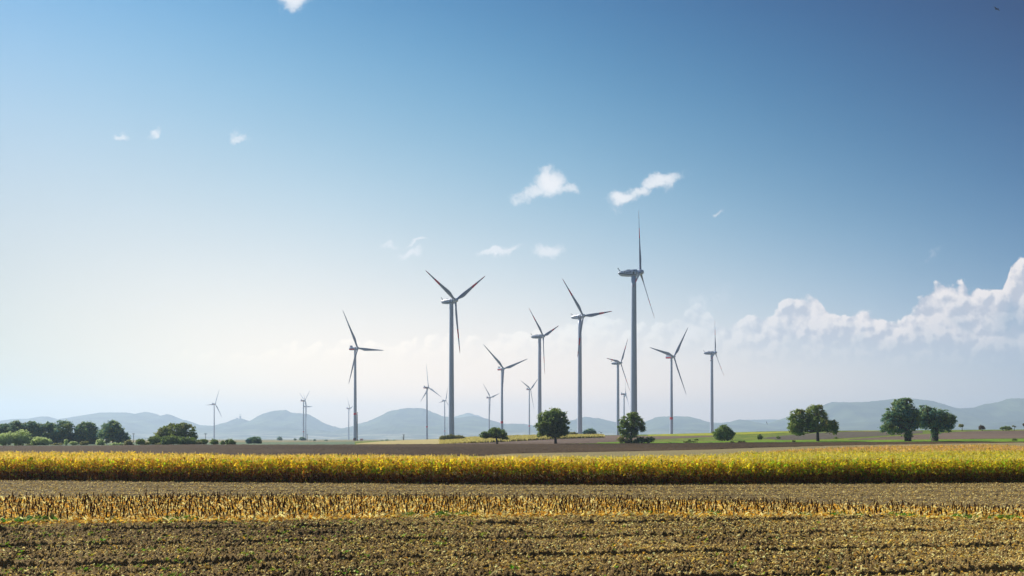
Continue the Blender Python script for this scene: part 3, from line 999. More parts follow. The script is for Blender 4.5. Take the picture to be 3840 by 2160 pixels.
def leaf_cloud(rng, lobes, per, size, gap=0.42, gapscale=1.3, hollow=0.35, pal=DARK, flatb=None, dens=1.9):
    """lobes: (cx, cy, cz, rx, ry, rz) in metres; returns verts, quads, colours"""
    P, Nn = [], []
    zmid = np.mean([l[2] for l in lobes])
    for l in lobes:
        A = l[3] * l[5] * 3.1
        cr = 1.55 * size
        m = max(8, int(A / (cr * cr) * dens))
        q = rng.normal(size=(m, 3))
        q /= np.linalg.norm(q, axis=1)[:, None]
        r = rng.uniform(hollow ** 2, 1.0, (m, 1)) ** 0.5
        wob = 0.68 + 0.56 * vnoise3(q[:, 0] * 2.6 + 9, q[:, 1] * 2.2, q[:, 2] * 2.2, int(rng.integers(999)))[:, None]
        c = np.array(l[:3]) + q * r * wob * np.maximum(np.array(l[3:6]) - cr * 0.5, 0.15)
        g = vnoise3(c[:, 0] / gapscale, c[:, 1] / gapscale, c[:, 2] / gapscale, int(abs(l[0]) * 7) & 255)
        keep = g > gap - 0.05
        c, q = c[keep], q[keep]
        k = 30
        cc = np.repeat(c, k, axis=0)
        off = rng.normal(size=(len(cc), 3)) * cr * np.array([0.52, 0.52, 0.34]) * np.repeat(rng.uniform(0.6, 1.25, (len(c), 1)), k, axis=0)
        p = cc + off
        qq = off / (np.linalg.norm(off, axis=1)[:, None] + 1e-6) + 0.5 * np.repeat(q, k, axis=0)
        if flatb is not None:
            kz = p[:, 2] > flatb
            p, qq = p[kz], qq[kz]
        P.append(p)
        Nn.append(qq)
    P = np.concatenate(P)
    Q = np.concatenate(Nn)
    n = len(P)
    nrm = Q + rng.normal(size=(n, 3)) * 0.7 + np.array([0, 0, 0.35])
    nrm /= np.linalg.norm(nrm, axis=1)[:, None]
    t = np.cross(nrm, rng.normal(size=(n, 3)))
    t /= np.linalg.norm(t, axis=1)[:, None]
    b = np.cross(nrm, t)
    s = size * 0.62 * rng.uniform(0.55, 1.25, (n, 1))
    w = s * rng.uniform(0.45, 0.8, (n, 1))
    V = np.stack([P - t * s, P - b * w + t * s * 0.1, P + t * s, P + b * w - t * s * 0.15], 1)
    V += rng.normal(size=V.shape) * size * 0.06
    pal = np.array(pal)
    gg = vnoise3(P[:, 0] / 1.7, P[:, 1] / 1.7, P[:, 2] / 1.7, 77) * 0.7 + rng.random(n) * 0.5
    idx = np.clip(gg * len(pal) * 0.85, 0, len(pal) - 1.001)
    i0 = idx.astype(int)
    fr = (idx - i0)[:, None]
    C = pal[i0] * (1 - fr) + pal[np.minimum(i0 + 1, len(pal) - 1)] * fr
    C *= rng.uniform(0.8, 1.2, (n, 1))
    return V.reshape(-1, 3), np.arange(4 * n).reshape(-1, 4), C


def make_tree(name, label, cat, lobes_px, trunk, d, size, per, seed, pal=DARK, gap=0.42, group=None, branch=True, depth=1.0, gapscale=1.3, hollow=0.35, ivy=False):
    """lobes_px: (u, v, ru, rv); trunk: (u at foot, foot row, width px, u at fork, fork row)"""
    rng = np.random.default_rng(seed)
    fu, fv, fw, ku, kv = trunk
    base = ground_at(fu, d)
    base.z = min(base.z, EYE - (fv - CY) * d / F)
    k = d / F
    o = empty(name, base, label, cat, group)
    lobes = []
    for (u, v, ru, rv) in lobes_px:
        cx, cz = (u - CX) * k - base.x, EYE + (CY - v) * k - base.z
        rr = min(ru, rv * 1.6) * k
        lobes.append((cx, rng.uniform(-0.35, 0.35) * rr * (1 if len(lobes_px) > 1 else 0), cz, ru * k, rr * depth, rv * k))
    V, Q, C = leaf_cloud(rng, lobes, per, size, gap, gapscale, hollow, pal)
    mesh_np('crown', V, Q, M_leaf, o, colors=C)
    if fw > 0:
        r = fw * k / 2
        fork = Vector(((ku - CX) * k - base.x, 0, EYE + (CY - kv) * k - base.z))
        parts = [tube([(0, 0, -0.3), (0, 0, 0.15), fork * 0.5, fork], [r * 1.5, r * 1.1, r * 0.9, r * 0.78], 10)]
        if branch:
            for l in lobes:
                for j in range(6):
                    q = rng.normal(size=3)
                    q /= np.linalg.norm(q)
                    tip = Vector((l[0] + q[0] * l[3] * .75, l[1] + q[1] * l[4] * .75, l[2] + abs(q[2]) * l[5] * .7))
                    mid = fork.lerp(tip, 0.5) + Vector(rng.normal(size=3) * 0.3) + Vector((0, 0, 0.1 * l[5]))
                    parts.append(tube([fork * 0.95, mid, tip], [r * 0.42, r * 0.22, r * 0.06], 6))
        V, Q = join(parts)
        mesh_np('trunk', V, Q, M_bark, o, smooth=True)
    if ivy:
        lobes2 = [(0, 0, fork.z * 0.5, r * 1.25, r * 1.25, fork.z * 0.62)]
        V, Q, C = leaf_cloud(rng, lobes2, per * 1.6, size * 0.8, 0.2, 1.3, 0.6, pal)
        mesh_np('ivy', V, Q, M_leaf, o, colors=C)
    return o


def make_bush(label, lobes_px, foot_v, d, size, per, seed, pal=DARK, gap=0.34, group=None, name='bush', cat='bush', gapscale=0.9, hollow=0.3):
    rng = np.random.default_rng(seed)
    if len(lobes_px) == 1:
        u_, v_, a_, b_ = lobes_px[0]
        lobes_px = [(u_ - a_ * 0.15, v_, a_ * 0.8, b_ * 0.95), (u_ + a_ * rng.uniform(0.3, 0.6), v_ + b_ * 0.35, a_ * 0.5, b_ * 0.6), (u_ - a_ * rng.uniform(0.4, 0.65), v_ + b_ * 0.3, a_ * 0.45, b_ * 0.65)]
    k = d / F
    u0 = sum(l[0] for l in lobes_px) / len(lobes_px)
    base = ground_at(u0, d)
    base.z = min(base.z, EYE - (foot_v - CY) * k)
    o = empty(name, base, label, cat, group)
    lobes = []
    for (u, v, ru, rv) in lobes_px:
        rr = min(ru, rv * 1.5) * k
        lobes.append(((u - CX) * k - base.x, rng.uniform(-0.3, 0.3) * rr, EYE + (CY - v) * k - base.z, ru * k, rr, rv * k))
    V, Q, C = leaf_cloud(rng, lobes, per, size, gap, gapscale, hollow, pal, flatb=-0.1)
    mesh_np('foliage', V, Q, M_leaf, o, colors=C)
    parts = []
    for l in lobes:
        for j in range(3):
            parts.append(tube([(l[0] * .6 + rng.normal() * .15, l[1] * .6, -0.2), (l[0] + rng.normal() * l[3] * .3, l[1], max(l[2] * .7, .1)), (l[0] + rng.normal() * l[3] * .45, l[1], l[2] + l[5] * .4)], [0.09, 0.06, 0.02], 5))
    V, Q = join(parts)
    mesh_np('stem', V, Q, M_bark, o)
    return o


def build_trees():
    # single trees on the edge of the brown soil
    make_tree('field_tree', 'small umbrella shaped tree with a leaning trunk on the field edge', 'tree',
              [(1850, 1622, 34, 20), (1822, 1631, 26, 15), (1882, 1628, 28, 19), (1858, 1612, 26, 12), (1812, 1636, 14, 9), (1893, 1642, 16, 9)], (1865, 1666, 8, 1861, 1642), 333, 0.36, 1500, 1, DARK, 0.30)
    make_tree('field_tree', 'round leafy tree on a straight trunk standing on bare soil', 'tree',
              [(2072, 1585, 52, 46), (2045, 1598, 38, 40), (2105, 1588, 38, 44), (2085, 1552, 44, 24), (2040, 1565, 28, 24), (2075, 1622, 50, 22), (2028, 1625, 20, 16), (2118, 1620, 18, 18)], (2084, 1668, 11, 2083, 1640), 331, 0.42, 620, 2, DARK, 0.40)
    make_tree('field_tree', 'airy see-through tree growing out of low bushes', 'tree',
              [(2365, 1580, 42, 34), (2340, 1600, 30, 34), (2396, 1590, 26, 26), (2360, 1625, 42, 24), (2410, 1608, 12, 14), (2374, 1560, 30, 16)], (2366, 1662, 10, 2368, 1615), 335, 0.34, 560, 3, DARK, 0.50, gapscale=0.9, hollow=0.55)
    make_bush('pale green bush left of the airy tree foot', [(2335, 1650, 24, 15), (2355, 1655, 18, 10)], 1663, 333, 0.26, 2600, 4, OLIVE)
    make_bush('dark broad bush right of the airy tree foot', [(2405, 1650, 26, 14), (2435, 1650, 24, 14), (2385, 1655, 18, 10)], 1663, 333, 0.26, 2600, 5, DARK)
    make_bush('large dark dome shaped bush standing alone on the grass', [(2714, 1624, 40, 30), (2700, 1628, 30, 24), (2735, 1630, 24, 20), (2716, 1608, 24, 18)], 1652, 360, 0.30, 1700, 6, DARK, 0.28, name='bush')
    make_tree('oak_tree', 'broad two headed tree with a short trunk on the green verge', 'tree',
              [(2990, 1570, 34, 36), (2985, 1600, 36, 32), (3060, 1555, 46, 38), (3075, 1590, 52, 34), (3120, 1598, 30, 30), (3028, 1600, 34, 26), (3055, 1530, 30, 16), (3002, 1544, 22, 14), (3135, 1618, 18, 14), (2992, 1624, 30, 12)],
              (3067, 1655, 12, 3066, 1616), 345, 0.42, 640, 7, DARK + [(0.17, 0.12, 0.03)], 0.42)
    make_tree('ivy_tree', 'tallest dark tree with an ivy covered trunk', 'tree',
              [(3375, 1530, 52, 40), (3350, 1570, 46, 38), (3410, 1560, 46, 40), (3378, 1600, 56, 30), (3335, 1605, 34, 26), (3395, 1505, 34, 18), (3430, 1590, 26, 26)],
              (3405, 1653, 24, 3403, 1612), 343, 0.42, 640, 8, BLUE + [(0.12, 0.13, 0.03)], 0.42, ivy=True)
    make_tree('ivy_tree', 'spreading dark tree with drooping right side and ivy trunk', 'tree',
              [(3480, 1548, 48, 30), (3520, 1565, 48, 38), (3555, 1580, 34, 36), (3490, 1590, 48, 28), (3540, 1605, 40, 22), (3572, 1568, 20, 14), (3466, 1528, 24, 14), (3452, 1570, 24, 24)],
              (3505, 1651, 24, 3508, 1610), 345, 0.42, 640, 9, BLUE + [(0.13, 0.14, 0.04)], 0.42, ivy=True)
    # small trees on the skyline at the right
    make_tree('small_tree', 'little lollipop tree with a thin trunk on the skyline', 'tree', [(3607, 1595, 11, 8), (3600, 1597, 7, 5)], (3608, 1613, 2.2, 3608, 1600), 500, 0.28, 900, 10, OLIVE, 0.35)
    make_tree('small_tree', 'small purplish tree on the skyline with a gap in its crown', 'tree', [(3680, 1601, 10, 8), (3689, 1607, 6, 7), (3676, 1608, 6, 5)], (3683, 1613, 2.5, 3683, 1606), 500, 0.28, 900, 11, PURP, 0.38)
    make_bush('low dark spreading bush on the skyline at far right', [(3772, 1604, 18, 8), (3760, 1606, 12, 6), (3785, 1608, 12, 5)], 1613, 500, 0.28, 1300, 12, DARK)
    make_tree('small_tree', 'bare wispy sapling beside the low skyline bush', 'tree', [(3800, 1598, 5, 3), (3808, 1600, 5, 2)], (3804, 1613, 1.6, 3804, 1602), 500, 0.2, 260, 13, OLIVE, 0.45)
    make_tree('small_tree', 'sapling cut by the right edge of the photo', 'tree', [(3842, 1592, 7, 8)], (3842, 1612, 2, 3842, 1598), 500, 0.24, 700, 14, PURP, 0.40)
    # low plants and scrub on the grass
    for i, (u, v, ru, rv, lab) in enumerate([
            (2850, 1637, 13, 11, 'dark rounded bush right of the large dome bush'), (2919, 1640, 8, 6, 'small round bush at the corner of the grey field'),
            (2782, 1656, 19, 6, 'low black scrub patch right below the dome bush'), (2592, 1657, 36, 4.5, 'long flat dark scrub strip between airy tree and dome bush'),
            (2586, 1650, 6, 4.5, 'small dark tuft bush above the long scrub strip'), (2612, 1648, 9, 3.5, 'low grey green bush beside the small tuft'),
            (2514, 1660, 10, 3.5, 'tiny dark scrub clump left of the long scrub strip'), (2975, 1653, 6, 5, 'small weed bush at the foot of the two headed tree'),
            (3135, 1641, 5, 4, 'single little bush on the grey field edge'), (3804, 1648, 12, 5, 'dark scrub on the verge at the far right'),
            (3100, 1616, 9, 3, 'flat dark bush on the skyline behind the two headed tree'), (2745, 1658, 10, 4, 'low dark scrub under the dome bush')]):
        make_bush(lab, [(u, v, ru, rv)], v + rv, d_for(u, min(v + rv, 1660)), 0.2, 2600, 30 + i, DARK, 0.25, group='scrub on the grass slope')
    # hedge and bushes on the ridge
    make_bush('long low rounded hedge in front of the Y bladed turbine', [(1665, 1642, 22, 11), (1690, 1640, 26, 13), (1718, 1641, 24, 12), (1738, 1645, 12, 8)], 1655, 470, 0.30, 1600, 50, OLIVE, 0.22, name='hedge', cat='hedge')
    make_bush('small dark bush on the ridge left of a white tower', [(2152, 1625, 20, 6), (2140, 1627, 10, 5)], 1632, 510, 0.28, 2200, 51, OLIVE)
    make_bush('taller round bush on the ridge right of a white tower', [(2212, 1617, 20, 13), (2195, 1622, 14, 9), (2228, 1622, 10, 9)], 1632, 510, 0.30, 1700, 52, BLUE)
    # tree row at the left
    D = 410
    row = [
        (12, 1612, 34, 24, 'leftmost dark tree, cut by the picture edge'), (62, 1606, 32, 28, 'dark tree above the pale willow bushes'),
        (110, 1610, 32, 30, 'tree with a yellowish patch in its crown, in the left row'), (148, 1616, 28, 28, 'narrow dark tree in the left row behind the bright willow'),
        (190, 1612, 32, 30, 'tree in the left row above the tan pointed shrub'), (246, 1610, 38, 32, 'broad dark tree in the middle of the left row'),
        (303, 1614, 28, 30, 'dark tree second from the right in the main left row'), (338, 1614, 30, 30, 'dark tree touching the big right end tree of the left row')]
    for i, (u, v, ru, rv, lab) in enumerate(row):
        rg = random.Random(i)
        make_tree('row_tree', lab, 'tree', [(u, v - 2, ru * 1.15, rv), (u - 12 + rg.random() * 24, v - rv * .62, ru * .6, rv * .45), (u, v + 25, ru * 1.25, 28), (u + 6, v + 42, ru * 1.1, 14)],
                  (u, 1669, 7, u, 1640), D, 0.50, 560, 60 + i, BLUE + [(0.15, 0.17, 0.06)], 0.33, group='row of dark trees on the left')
    make_tree('row_tree', 'big round tree at the right end of the left tree row', 'tree',
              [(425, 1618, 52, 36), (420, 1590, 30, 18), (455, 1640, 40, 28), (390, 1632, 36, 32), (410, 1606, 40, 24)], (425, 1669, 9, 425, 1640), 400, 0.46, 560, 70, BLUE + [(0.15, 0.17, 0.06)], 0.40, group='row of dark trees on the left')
    make_tree('field_tree', 'wide airy tree rising from the bushes left of the lone leftmost turbine', 'tree',
              [(655, 1610, 54, 26), (620, 1618, 32, 22), (700, 1614, 36, 28), (690, 1596, 30, 14), (725, 1632, 22, 18), (595, 1634, 22, 16), (660, 1636, 50, 18)], (668, 1668, 9, 668, 1636), 370, 0.36, 560, 71, DARK + OLIVE[2:], 0.47, gapscale=0.9, hollow=0.5)
    # pale shrubs in front of the row
    for i, (u, v, ru, rv, pal, lab) in enumerate([
            (22, 1645, 36, 26, PALE, 'pale green willow bush at the left edge'), (78, 1640, 42, 30, PALE, 'largest pale green willow bush'),
            (150, 1654, 40, 20, PALE, 'round pale willow bush right of the largest one'), (70, 1668, 20, 8, DARK, 'low dark bush under the largest willow bush'),
            (215, 1668, 26, 8, OLIVE, 'low olive bush left of the pointed shrub'), (248, 1657, 5, 16, PALE, 'tall narrow pointed pale shrub'),
            (276, 1662, 16, 8, PALE, 'short pale shrub right of the pointed shrub'), (317, 1662, 18, 10, OLIVE, 'grey green bush under the middle of the tree row'),
            (378, 1658, 17, 14, PALE, 'rounded grey green bush left of the big end tree'), (388, 1671, 17, 5, [(0.22, 0.26, 0.03), (0.30, 0.33, 0.04)], 'low bright yellow green bush'),
            (436, 1667, 28, 8, PALE, 'pale low shrub under the big end tree'), (484, 1662, 18, 13, OLIVE, 'grey brown bush beside the utility pole'),
            (527, 1656, 20, 13, DARK, 'dark bush right of the utility pole'), (548, 1664, 14, 9, OLIVE, 'olive bush between two dark bushes'),
            (582, 1650, 28, 20, DARK, 'dark bush at the left foot of the wide airy tree'), (640, 1650, 40, 20, DARK, 'dark thick bush under the wide airy tree'),
            (610, 1666, 30, 7, OLIVE, 'olive undergrowth bush under the wide airy tree'), (700, 1653, 38, 18, DARK, 'broad dark bush right of the airy tree trunk'),
            (735, 1662, 26, 9, OLIVE, 'low bush sloping down to the right'), (760, 1655, 22, 12, DARK, 'dark bush near the slim pole'),
            (803, 1657, 18, 12, DARK, 'dark bush at the foot of the lone leftmost turbine'), (835, 1660, 10, 9, DARK, 'small dark bush right of the lone leftmost turbine'),
            (866, 1657, 22, 13, DARK, 'last dark bush at the right end of the bushes'), (120, 1669, 30, 6, OLIVE, 'low strip of olive weeds under the round willow bush')]):
        make_bush(lab, [(u, v, ru, rv), (u + ru * .35, v + rv * .3, ru * .6, rv * .6), (u - ru * .35, v + rv * .35, ru * .6, rv * .6)], max(v + rv, 1669), 348 + (i % 5) * 4, 0.26 if rv > 9 else 0.2, 1700, 80 + i, pal, 0.22, group='bushes along the left field edge')
    # far bushes on the plain
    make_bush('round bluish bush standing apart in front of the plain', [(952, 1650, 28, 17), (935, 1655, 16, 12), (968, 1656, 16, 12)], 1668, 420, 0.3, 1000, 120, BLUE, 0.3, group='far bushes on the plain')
    for i, (u, v, ru, rv, d, lab) in enumerate([
            (1050, 1645, 12, 9, 1200, 'far rounded bush on the plain between lone and paired turbines'), (1106, 1648, 6, 5, 1200, 'tiny far bush left of the paired turbines'),
            (1136, 1646, 15, 9, 1100, 'dome shaped far bush at the foot of the paired turbines'), (1179, 1652, 5, 6, 900, 'tiny upright bush right of the paired turbines'),
            (1164, 1653, 5, 3, 1000, 'very small bush beside the paired turbines'),
            (1222, 1653, 8, 5, 900, 'small bush half way to the turbine with the kiosk'), (1432, 1652, 5, 3.5, 1000, 'left one of two small bushes on the ridge line'),
            (1450, 1651, 7, 4.5, 1000, 'rounder one of two small bushes on the ridge line'), (1478, 1651.5, 4, 2.5, 900, 'tiny bush left of the stubby pole')]):
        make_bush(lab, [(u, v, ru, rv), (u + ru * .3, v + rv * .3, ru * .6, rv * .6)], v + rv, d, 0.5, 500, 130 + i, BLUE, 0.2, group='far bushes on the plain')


# ---------------------------------------------------------------- small things
def build_small_things():
    wood = flat_mat('weathered wood', (0.07, 0.06, 0.05), 0.9, 0.1, 0.3, 4.0)
    for (u, vt, vb, d, lab) in ((501, 1624, 1655, 520, 'thin utility pole right of the left tree row'), (771, 1624, 1655, 520, 'slim utility pole left of the lone turbine'),
                                (1152, 1628, 1654, 900, 'slim utility pole right of the paired turbines')):
        g = ground_at(u, d)
        h = EYE + (CY - vt) * d / F - g.z
        o = empty('utility_pole', g, lab, 'utility pole', 'utility poles on the plain')
        V, Q = tube([(0, 0, -0.2), (0, 0, h)], [0.16 * d / 520, 0.11 * d / 520], 8)
        mesh_np('pole', V, Q, wood, o, smooth=True)
        bx('crossarm', [(0, 0, h - 0.5, 1.5, 0.16, 0.16)], wood, o)
        bx('insulator', [(-0.6, 0, h - 0.3, 0.12, 0.12, 0.3), (0.6, 0, h - 0.3, 0.12, 0.12, 0.3)], wood, o)
    # stubby pole with arms
    d = 700
    g = ground_at(1514, d)
    h = EYE + (CY - 1629) * d / F - g.z
    o = empty('transformer_pole', g, 'stubby dark pole with a crossarm and a hanging transformer', 'utility pole')
    V, Q = tube([(0, 0, -0.2), (0, 0, h)], [0.30, 0.24], 8)
    mesh_np('pole', V, Q, wood, o, smooth=True)
    bx('crossarm', [(0, 0, h - 0.1, 1.7, 0.2, 0.2)], wood, o)
    V, Q = tube([(0, 0, h * 0.45), (-1.4, 0, h * 0.62)], [0.12, 0.10], 6)
    mesh_np('bracket', V, Q, wood, o)
    bx('transformer', [(-0.35, 0, h * 0.25, 0.7, 0.6, 0.8), (0.1, 0, h * .72, 0.7, .6, .8)], M_steel, o)
    # dark mast right of the kiosk turbine
    d = 1000
    g = ground_at(1340, d)
    h = EYE + (CY - 1545) * d / F - g.z
    o = empty('mast', g, 'slim black mast standing just right of the red striped turbine', 'mast')
    V, Q = tube([(0, 0, -0.2), (0, 0, h * 0.5), (0, 0, h)], [0.46, 0.42, 0.34], 10)
    mesh_np('mast_shaft', V, Q, M_black, o, smooth=True)
    bx('base_block', [(0, 0, 0.5, 1.6, 1.6, 1.2)], M_steel, o)
    # kiosk at the foot
    d = 960
    g = ground_at(1330, d)
    o = empty('kiosk', g, 'dark kiosk with a reddish side wall at the foot of a turbine', 'kiosk')
    bx('body', [(0.6, 0, 1.4, 1.3, 1.6, 2.8)], M_black, o)
    bx('annex', [(-0.75, 0, 1.2, 1.1, 1.4, 2.4)], flat_mat('reddish board', (0.32, 0.12, 0.09)), o)
    bx('roof', [(0.6, 0, 2.9, 1.6, 1.9, 0.18), (-0.75, 0, 2.48, 1.2, 1.6, 0.14)], M_steel, o)
    g = ground_at(1356, 1100)
    o = empty('shed', g, 'low flat reddish shed on the plain right of the mast', 'shed')
    bx('wall', [(0, 0, 0.7, 3.2, 2.4, 1.4)], flat_mat('pale board', (0.35, 0.25, 0.22)), o)
    V = [(-1.9, -1.5, 1.35), (1.9, -1.5, 1.35), (1.9, 1.5, 1.35), (-1.9, 1.5, 1.35), (-1.7, 0, 2.1), (1.7, 0, 2.1), (-1.7, 0.1, 2.1), (1.7, 0.1, 2.1)]
    mesh_np('roof', V, np.array([[0, 1, 5, 4], [2, 3, 6, 7], [0, 3, 2, 1], [3, 0, 4, 6], [1, 2, 7, 5], [4, 5, 7, 6]]), flat_mat('red roof', (0.28, 0.08, 0.06)), o)
    # birds
    feather = flat_mat('dark feathers', (0.03, 0.03, 0.035), 0.8, 0.1, 0.2, 8.0)
    for (u, v, d, s, bank, lab) in ((2254, 1623, 230, 0.75, 22, 'tiny dark bird gliding low over the ridge'), (2875, 1586, 230, 0.45, 60, 'small black bird in front of the hills right of the dome bush'),
                                    (3737, 34, 220, 0.95, 18, 'distant dark bird gliding high in the top corner of the sky')):
        p = (((u - CX) / F * d), d, EYE + (CY - v) * d / F)
        body = lathe([(0.01, -0.30), (0.05, -0.22), (0.075, -0.02), (0.06, 0.14), (0.045, 0.2), (0.01, 0.28)], 8, 'x')
        body = (body[0][:, [1, 0, 2]], body[1])
        V, Q = [], []
        for sg in (-1, 1):
            k = len(V)
            pts = [(0.03, -0.12, 0.02), (0.03, 0.12, 0.03), (0.30, 0.14, 0.12), (0.30, -0.05, 0.11), (0.62, 0.02, 0.05), (0.62, -0.04, 0.05)]
            V += [(sg * x, y, z) for x, y, z in pts] + [(sg * x, y, z - 0.015) for x, y, z in pts]
            for a, b, c, e in ((0, 1, 2, 3), (3, 2, 4, 5), (6, 9, 8, 7), (9, 11, 10, 8), (0, 3, 9, 6), (3, 5, 11, 9), (1, 7, 8, 2), (2, 8, 10, 4)):
                Q.append((k + a, k + b, k + c, k + e))
        tail = (np.array([(-0.03, -0.26, 0), (0.03, -0.26, 0), (0.09, -0.42, 0), (-0.09, -0.42, 0)], float), np.array([[0, 1, 2, 3]]))
        V, Q = join([body, (np.array(V, float), np.array(Q)), tail])
        o = mesh_np('bird', V * s / 0.62, Q, feather)
        o.location = p
        o.rotation_euler = (R(12), R(bank), R(25))
        tag(o, lab, 'bird')


# ---------------------------------------------------------------- maize
M_maize = leaf_mat('maize leaves', 0.58, 0.7, 0.02)
M_straw = leaf_mat('dry straw', 0.35, 0.7, 0.05)


def maize_plant(rng, full, h, greens=0.2):
    """one plant: quads and colours, z from 0 to h"""
    V, C = [], []

    def quad(a, b, c, d2, col):
        V.extend([a, b, c, d2])
        C.append(col)
    gold = np.array([0.98, 0.66, 0.03])
    brown = np.array([0.55, 0.22, 0.02])
    green = np.array([0.36, 0.50, 0.015])
    stalk = np.array([0.36, 0.26, 0.08])
    z0 = 0.0 if full else h * 0.45
    for (ax, ay) in ((1, 0), (0, 1)):
        w = 0.014
        quad((-ax * w, -ay * w, z0), (ax * w, ay * w, z0), (ax * w * .6, ay * w * .6, h * 0.9), (-ax * w * .6, -ay * w * .6, h * 0.9), stalk)
    nl = 10 if full else 6
    for i in range(nl):
        t = (i + rng.random() * 0.6) / nl
        z = z0 + (h * 0.88 - z0) * t + 0.05
        a = rng.random() * 2 * math.pi
        ln = (0.62 + 0.2 * rng.random()) * (1.0 - 0.35 * abs(t - 0.5))
        wd = 0.055 + 0.025 * rng.random()
        hgt = z / h
        g = rng.random()
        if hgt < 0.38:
            col = brown * (0.15 + 0.6 * rng.random()) if g > 0.15 else green * .6  # dead brown lower leaves, darkened further to carry the stand's own shade
        elif hgt < 0.62:
            col = (brown if g > 0.55 else gold) * (0.6 + 0.6 * rng.random()) if g > greens else green * (0.6 + .5 * rng.random())
        else:
            col = gold * (0.7 + 0.5 * rng.random()) if g > 0.2 else (green * (0.9 + .5 * rng.random()) if g > .1 else brown)
        dx, dy = math.cos(a), math.sin(a)
        px_, py_ = -dy, dx
        droop = 0.5 + rng.random() * (0.9 if hgt < .6 else 0.4)
        up = 0.9 * rng.random() + 0.3
        prev = np.array([0, 0, z])
        ang = math.atan(up + 0.5)
        segs = 4 if full else 3
        tw = rng.normal() * 0.5
        for s in range(segs):
            t2 = (s + 1) / segs
            nxt = prev + np.array([dx * math.cos(ang), dy * math.cos(ang), math.sin(ang)]) * ln / segs
            w1 = wd * (0.7 + 0.3 * (s > 0)) * (1 - (s / segs) ** 2 * .5)
            w2 = wd * (1 - t2 ** 2) + 0.004
            k1 = np.array([px_, py_, tw * s / segs])
            k2 = np.array([px_, py_, tw * t2])
            quad(prev - k1 * w1, prev + k1 * w1, nxt + k2 * w2, nxt - k2 * w2, col * (1 + 0.1 * rng.normal()))
            prev = nxt
            ang -= droop * 2.6 / segs
    # tassel
    tas = np.array([0.85, 0.62, 0.16])
    for j in range(5 if full else 4):
        a = rng.random() * 6.28
        l = 0.22 + 0.12 * rng.random()
        sp = 0.35 * (j > 0)
        b0 = np.array([0, 0, h * 0.88])
        b1 = b0 + np.array([math.cos(a) * sp * l, math.sin(a) * sp * l, l])
        w = np.array([-math.sin(a), math.cos(a), 0]) * 0.008
        quad(b0 - w, b0 + w, b1 + w, b1 - w, tas)
    if full and rng.random() < 0.6:
        z = h * (0.38 + 0.12 * rng.random())
        a = rng.random() * 6.28
        dx, dy = math.cos(a), math.sin(a)
        for (wx, wy) in ((-dy, dx),):
            quad((dx * .02 - wx * .03, dy * .02 - wy * .03, z), (dx * .02 + wx * .03, dy * .02 + wy * .03, z), (dx * .1 + wx * .02, dy * .1 + wy * .02, z + .24), (dx * .1 - wx * .02, dy * .1 - wy * .02, z + .24), np.array([0.55, 0.42, 0.18]))
    return np.array(V, float), np.array(C, float)


def scatter(name, label, cat, variants, pos, rot, scl, mat, tintmul=None, kind='stuff', lean=None):
    """many copies of small plants merged to one mesh of kind stuff"""
    Vs, Cs = [], []
    rng = np.random.default_rng(len(pos))
    which = rng.integers(0, len(variants), len(pos))
    for vi, (V, C) in enumerate(variants):
        m = which == vi
        if not m.any():
            continue
        p, r, s = pos[m], rot[m], scl[m]
        x = V[None, :, 0] * np.cos(r)[:, None] - V[None, :, 1] * np.sin(r)[:, None]
        y = V[None, :, 0] * np.sin(r)[:, None] + V[None, :, 1] * np.cos(r)[:, None]
        z = np.broadcast_to(V[None, :, 2], x.shape)
        W = np.stack([x, y, z], -1) * s[:, None, None]
        if lean is not None:
            W[..., 0] += W[..., 2] * lean[m][:, None, 0]
            W[..., 1] += W[..., 2] * lean[m][:, None, 1]
        W = W + p[:, None, :]
        Vs.append(W.reshape(-1, 3))
        c = np.broadcast_to(C[None], (len(p),) + C.shape)
        if tintmul is not None:
            c = c * tintmul[m][:, None, :]
        Cs.append(c.reshape(-1, 3))
    V = np.concatenate(Vs)
    C = np.concatenate(Cs)
    o = mesh_np(name, V, np.arange(len(V)).reshape(-1, 4), mat, colors=np.clip(C, 0, 1))
    return tag(o, label, cat, None, kind)


